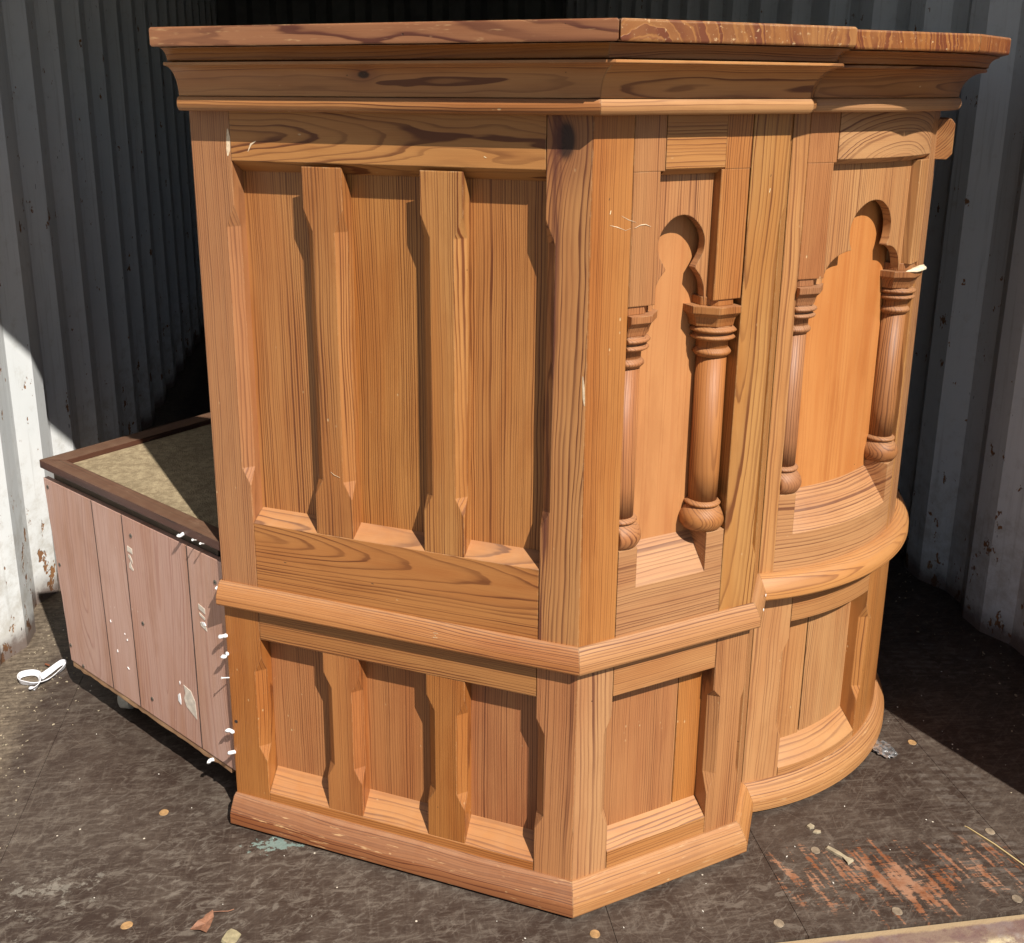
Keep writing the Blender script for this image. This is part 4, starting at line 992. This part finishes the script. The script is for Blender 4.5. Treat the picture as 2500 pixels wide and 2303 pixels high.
# dark lipping: near side and back side
LO = .007
prism("lipping", [fp2(-.024, LO), fp2(.578, LO), fp2(.574, -.012), fp2(.560, -.027), fp2(.020, -.027)], .5475, .5635, DARK, plat, axis=pe, kind='mild', seed=520, worn=.45)
prism("lipping", [fp2(-.024, LO - .001), fp2(.0195, -.028), fp2(.0195, -1.1), fp2(-.022, -1.1)], .5475, .5640, DARK, plat, axis=-pn, kind='mild', seed=521, worn=.55)
w = N("carpet_tan"); p = w.geo()['Position']
n1 = w.noise(p, 60.0, 5.0, .75)['Fac']; n2 = w.noise(p, 9.0, 4.0, .6)['Fac']; n3 = w.noise(p, 420.0, 2.0, .5)['Fac']
c_ = w.mix(w.smooth(n1, .36, .66), (0.235, 0.175, 0.10), (0.40, 0.315, 0.19)); c_ = w.mix(w.math('MULTIPLY', w.smooth(n2, .45, .7), .5), c_, (0.20, 0.15, 0.085))
w.put(w.b.inputs['Base Color'], c_); w.b.inputs['Roughness'].default_value = .95; w.put(w.b.inputs['Normal'], w.bump(w.math('ADD', n1, n3), .004, .8))
CARPET = w.m
prism("carpet", [fp2(.0198, -.0275), fp2(.555, -.0275), fp2(.52, -.06), (-.20, .37), (-.02, .55), fp2(.0292, -1.09)], .5476, .5535, CARPET, plat)
# screws in the boards
for u, z in ((-.022, .505), (-.009, .335), (-.001, .150), (.044, .118), (.283, .487), (.297, .310), (.305, .150), (.543, .478)):
    p_ = Vector(FP(u + .006, .0002, z)); nrm3 = Vector((pn.x, pn.y, 0))
    v, f = tube([p_ - nrm3 * .002, p_ + nrm3 * .0009], .0043, 12); o = mesh_obj("screw", v, f, SCREW, plat)
    v, f = tube([p_ + nrm3 * .0008, p_ + nrm3 * .0013], .0015, 6); mesh_obj("screw_slot", v, f, HOLE, o)
# paper and tape left on the boards
PAPER = simple("tape_residue", (0.70, 0.62, 0.52), .8, nscale=80, namp=.2)
PAPERW = simple("paper_scrap_white", (0.85, 0.85, 0.85), .8)
def scrap(name, pts, mat, parent, o0=.0002, th=.0006):
    s = Part(FP); n = len(pts)
    s.add([(u, o0, z) for u, z in pts] + [(u, o0 + th, z) for u, z in pts], [tuple(range(n)), tuple(range(n, 2 * n))[::-1]] + [(i, (i + 1) % n, n + (i + 1) % n, n + i) for i in range(n)])
    return s.build(name, mat, parent)
for pts in ([(.273, .462), (.289, .460), (.289, .449), (.272, .451)], [(.274, .445), (.280, .444), (.287, .434), (.286, .428), (.278, .437), (.274, .440)], [(.275, .426), (.279, .431), (.284, .420), (.288, .418), (.287, .414), (.274, .417)],
            [(.493, .418), (.512, .414), (.512, .404), (.494, .408)], [(.494, .401), (.511, .396), (.510, .391), (.496, .396)], [(.495, .383), (.513, .378), (.514, .371), (.497, .376)],
            [(.425, .228), (.447, .224), (.459, .206), (.4605, .170), (.430, .184), (.423, .199), (.429, .212)]):
    scrap("tape_scrap", pts, PAPER, plat)
for pts in ([(.499, .385), (.509, .387), (.513, .381), (.505, .379)], [(.404, .200), (.411, .206), (.4135, .190), (.4125, .180), (.404, .186)], [(.180, .275), (.184, .278), (.186, .268), (.183, .266)], [(.196, .214), (.2, .218), (.202, .208), (.197, .205)], [(.237, .253), (.241, .256), (.243, .249), (.239, .247)], [(.231, .262), (.2335, .2655), (.235, .259)], [(.229, .190), (.236, .188), (.239, .183), (.231, .186)], [(.412, .231), (.414, .235), (.416, .226), (.414, .221)]):
    cu, cz_ = sum(q_[0] for q_ in pts) / len(pts), sum(q_[1] for q_ in pts) / len(pts); kk = .9 if cu > .49 or .403 < cu < .4125 else .55
    scrap("paper_scrap", [(cu + (q_[0] - cu) * kk, cz_ + (q_[1] - cz_) * kk) for q_ in pts], PAPERW, plat, .0004, .0010)
hook(Vector(FP(.474, LO - .001, .548)), (pn.x, pn.y, .1), plat, 2.8, .7)
for u in (.512, .534): nail(FP(u, LO, .5475), (pn.x + pe.x * .5, pn.y + pe.y * .5, .55), plat, .012)
hook(Vector(FP(.500, -.003, .1035)), (pn.x * .7 + .2, pn.y * .7, -.35), plat, 1.6, .8)
# caster under the near corner
CAST = simple("caster_rubber_grey", (0.50, 0.50, 0.44), .6, nscale=30, namp=.3); CASTM = simple("caster_bracket_zinc", (0.34, 0.33, 0.31), .45, metal=.6)
for (u, o_) in ((.125, -.055), (.40, -.20)):
    c_ = Vector(FP(u, o_, 0)); c_.z = .0302; axd = Vector((pe.x * .8 - pn.x * .5, pe.y * .8 - pn.y * .5, 0)).normalized()
    v, f = tube([c_ - axd * .014, c_ - axd * .011, c_ + axd * .011, c_ + axd * .014], [.026, .030, .030, .026], 22); cs = mesh_obj("caster", v, f, CAST, plat)
    v, f = tube([c_ - axd * .019, c_ - axd * .0145], [.012, .012], 12); mesh_obj("axle_nut", v, f, CASTM, cs)
    for sgn in (-1, 1):
        bse = c_ + axd * .017 * sgn; q0 = Vector((bse.x, bse.y, .092)); perp = axd.cross(Vector((0, 0, 1)))
        bv = [tuple(q_ + axd * t) for q_ in (q0 + perp * .022, q0 - perp * .022, bse - perp * .010 + Vector((0, 0, -.008)), bse + perp * .010 + Vector((0, 0, -.008))) for t in (-.001, .001)]
        mesh_obj("bracket", bv, [(0, 2, 4, 6), (1, 7, 5, 3), (0, 1, 3, 2), (2, 3, 5, 4), (4, 5, 7, 6), (6, 7, 1, 0)], CASTM, cs)

# ------------------------------------------------------------------ loose things on the floor
# white elastic strap, looped
def ribbon(name, pts, wid, th, mat):
    pts = spline(pts, 8); vs = []; fs = []
    for i, p_ in enumerate(pts):
        p_ = Vector(p_[:3]); a_ = Vector(pts[max(i - 1, 0)][:3]); b_ = Vector(pts[min(i + 1, len(pts) - 1)][:3]); d = (b_ - a_).normalized()
        tilt = pts[i][3]; hz = d.cross(Vector((0, 0, 1))).normalized(); wv_ = (hz * math.cos(tilt) + Vector((0, 0, 1)) * math.sin(tilt)); nn_ = wv_.cross(d).normalized()
        for sx, sy in ((-1, -1), (1, -1), (1, 1), (-1, 1)):
            q_ = p_ + wv_ * sx * wid / 2 + nn_ * sy * th / 2; vs.append((q_.x, q_.y, max(q_.z, .0012)))
    n = len(pts)
    for i in range(n - 1):
        for j in range(4): fs.append((i * 4 + j, i * 4 + (j + 1) % 4, i * 4 + 4 + (j + 1) % 4, i * 4 + 4 + j))
    fs += [(0, 1, 2, 3), ((n - 1) * 4 + 3, (n - 1) * 4 + 2, (n - 1) * 4 + 1, (n - 1) * 4)]
    return mesh_obj(name, vs, fs, mat, smooth=False)
STRAP = simple("elastic_white", (0.80, 0.80, 0.84), .8, nscale=160, namp=.12, bump=.001)
st_ = ribbon("strap", [(-.772, 1.058, .003, .2), (-.776, 1.045, .006, .6), (-.762, 1.050, .010, 1.1), (-.757, 1.085, .012, 1.0), (-.772, 1.108, .011, 1.35), (-.797, 1.108, .011, 1.3), (-.800, 1.085, .010, 1.3), (-.782, 1.066, .010, 1.1), (-.765, 1.058, .011, .7), (-.745, 1.068, .008, .5), (-.722, 1.084, .010, .9), (-.706, 1.098, .014, 1.2), (-.702, 1.110, .016, 1.4), (-.712, 1.118, .014, 1.4), (-.735, 1.098, .012, 1.2), (-.755, 1.078, .012, .9)], .0135, .0014, STRAP)
st_['label'] = "white elastic strap lying in a loop by the left wall"; st_['category'] = "strap"
# dry leaf
LEAF = simple("leaf_dry_brown", (0.27, 0.125, 0.07), .75, nscale=120, namp=.3, bump=.0008)
lp = [(-.570, .219), (-.556, .226), (-.548, .229), (-.543, .235), (-.530, .238), (-.531, .228), (-.533, .220), (-.541, .206), (-.548, .199), (-.556, .205)]
lc = (-.546, .219)
v = [(x, y, .0025 + .006 * abs(math.sin(i * 1.9))) for i, (x, y) in enumerate(lp)] + [(lc[0], lc[1], .0035)]; n = len(lp)
v += [(x, y, z - .0005) for x, y, z in v]
f = [(i, (i + 1) % n, n) for i in range(n)] + [(n + 1 + (i + 1) % n, n + 1 + i, 2 * n + 1) for i in range(n)] + [(i, n + 1 + i, n + 1 + (i + 1) % n, (i + 1) % n) for i in range(n)]
leaf = mesh_obj("leaf_blade", v, f, LEAF)
lroot = empty("leaf", "dry brown curled leaf with its stalk on the floor", "leaf", (-.546, .219, 0)); leaf.parent = lroot; leaf.location = (.546, -.219, 0)
v, f = tube([(-.532, .236, .006), (-.520, .232, .006), (-.508, .229, .004), (-.498, .230, .003)], .0007, 6); stem = mesh_obj("stalk", v, f, LEAF, lroot); stem.location = (.546, -.219, 0)
PALE = simple("leaf_pale", (0.34, 0.29, 0.17), .8, nscale=90, namp=.25)
def flat_thing(name, pts, h, mat, label, cat, group=None, seed=0):
    rr = random.Random(seed); n = len(pts); cx = sum(p_[0] for p_ in pts) / n; cy = sum(p_[1] for p_ in pts) / n
    v = [(x, y, .0003) for x, y in pts] + [(cx + (x - cx) * .9, cy + (y - cy) * .9, h * rr.uniform(.7, 1.2)) for x, y in pts] + [(cx, cy, h * 1.15)]
    f = [(i, (i + 1) % n, n + (i + 1) % n, n + i) for i in range(n)] + [(n + i, n + (i + 1) % n, 2 * n) for i in range(n)] + [tuple(range(n))[::-1]]
    o = mesh_obj(name, v, f, mat); o['label'] = label; o['category'] = cat
    if group: o['group'] = group
    return o
flat_thing("leaf", [(-.530, .176), (-.518, .190), (-.510, .193), (-.503, .186), (-.498, .176), (-.508, .165), (-.522, .160)], .004, PALE, "pale greenish dead leaf just in front of the brown one", "leaf")
CHIPM = simple("wood_splinter_pale", (0.36, 0.30, 0.20), .8, nscale=70, namp=.25)
flat_thing("wood_chip", [(.476, -.070), (.482, -.068), (.490, -.088), (.4955, -.108), (.500, -.115), (.484, -.118), (.488, -.108), (.480, -.088)], .004, CHIPM, "pale long splinter of wood beside the orange worn patch", "wood chip", seed=1)
flat_thing("wood_chip", [(.484, -.014), (.495, -.012), (.499, -.019), (.493, -.024), (.485, -.022)], .003, CHIPM, "upper of two small cream chips near the bowed plinth", "wood chip", seed=2)
flat_thing("wood_chip", [(.484, -.030), (.492, -.028), (.500, -.034), (.497, -.038), (.488, -.036)], .003, CHIPM, "lower of two small cream chips near the bowed plinth", "wood chip", seed=3)
flat_thing("splinter", [(.7465, -.135), (.7485, -.134), (.757, -.19), (.7605, -.255), (.758, -.256), (.7535, -.19)], .0028, simple("straw_yellow", (.55, .42, .2), .8), "long thin yellowish splinter lying in a floor joint at the right", "splinter", seed=4)
v, f = tube([(-.744, 1.142, .006), (-.737, 1.130, .008)], .0022, 7); o = mesh_obj("screw_stub", v, f, simple("rusty_brown", (.22, .07, .03), .7)); o['label'] = "small rusty brown nail stub on the dusty floor by the left wall"; o['category'] = "nail"
# crumpled foil scraps by the bowed plinth
FOIL = simple("crumpled_foil", (0.62, 0.63, 0.64), .25, metal=.8, nscale=120, namp=.6, bump=.004)
def crumple(name, x, y, r, h, seed, label, sq=1.0):
    bm = bmesh.new(); bmesh.ops.create_icosphere(bm, subdivisions=3, radius=1.0); rr = random.Random(seed)
    for v_ in bm.verts:
        k = 1 + rr.uniform(-.28, .25); v_.co = Vector((x + v_.co.x * r * k, y + v_.co.y * r * k * sq, max(.0006, h * .45 + v_.co.z * h * .55 * k)))
    me = bpy.data.meshes.new(name); bm.to_mesh(me); bm.free(); me.materials.append(FOIL)
    o = bpy.data.objects.new(name, me); COL.objects.link(o); o['label'] = label; o['category'] = 'foil scrap'; return o
crumple("foil_scrap", .778, .092, .022, .010, 1, "flattened crumpled silver foil beside the bowed plinth", 1.3)
crumple("foil_scrap", .972, .302, .007, .007, 2, "tiny twist of silver foil behind the bowed plinth")
# grit along the walls and crumbs over the floor
bm = bmesh.new(); rr = random.Random(8)
def crumb(x, y, s):
    m = Matrix.Translation((x, y, s * .4)) @ Matrix.Rotation(rr.uniform(0, 6), 4, 'Z') @ Matrix.Diagonal((s * rr.uniform(.6, 1.6), s * rr.uniform(.5, 1), s * rr.uniform(.4, .8), 1))
    bmesh.ops.create_icosphere(bm, subdivisions=1, radius=1.0, matrix=m)
for i in range(520):
    l = LW + .015 + abs(rr.gauss(0, .07)); s = rr.uniform(.1, 1.7); q_ = K(s, l, 0); crumb(q_[0], q_[1], rr.choice((.0011, .0015, .0019, .0026)))
for i in range(150):
    l = RWL - .01 - abs(rr.gauss(0, .10)); s = rr.uniform(.15, 1.6); q_ = K(s, l, 0); crumb(q_[0], q_[1], rr.choice((.001, .0015, .002, .003)))
me = bpy.data.meshes.new("grit"); bm.to_mesh(me); bm.free()
me.materials.append(simple("grit", (0.36, 0.30, 0.21), .9, nscale=200, namp=.5)); o = bpy.data.objects.new("grit", me); COL.objects.link(o); o['kind'] = 'stuff'
bm = bmesh.new()
for i in range(130):
    q_ = K(rr.uniform(-.08, 1.2), rr.uniform(-1.0, 1.1), 0); crumb(q_[0], q_[1], rr.choice((.0009, .0013, .0017)))
me = bpy.data.meshes.new("crumbs"); bm.to_mesh(me); bm.free()
me.materials.append(simple("crumb_white", (0.72, 0.68, 0.60), .8)); o = bpy.data.objects.new("crumbs", me); COL.objects.link(o); o['kind'] = 'stuff'
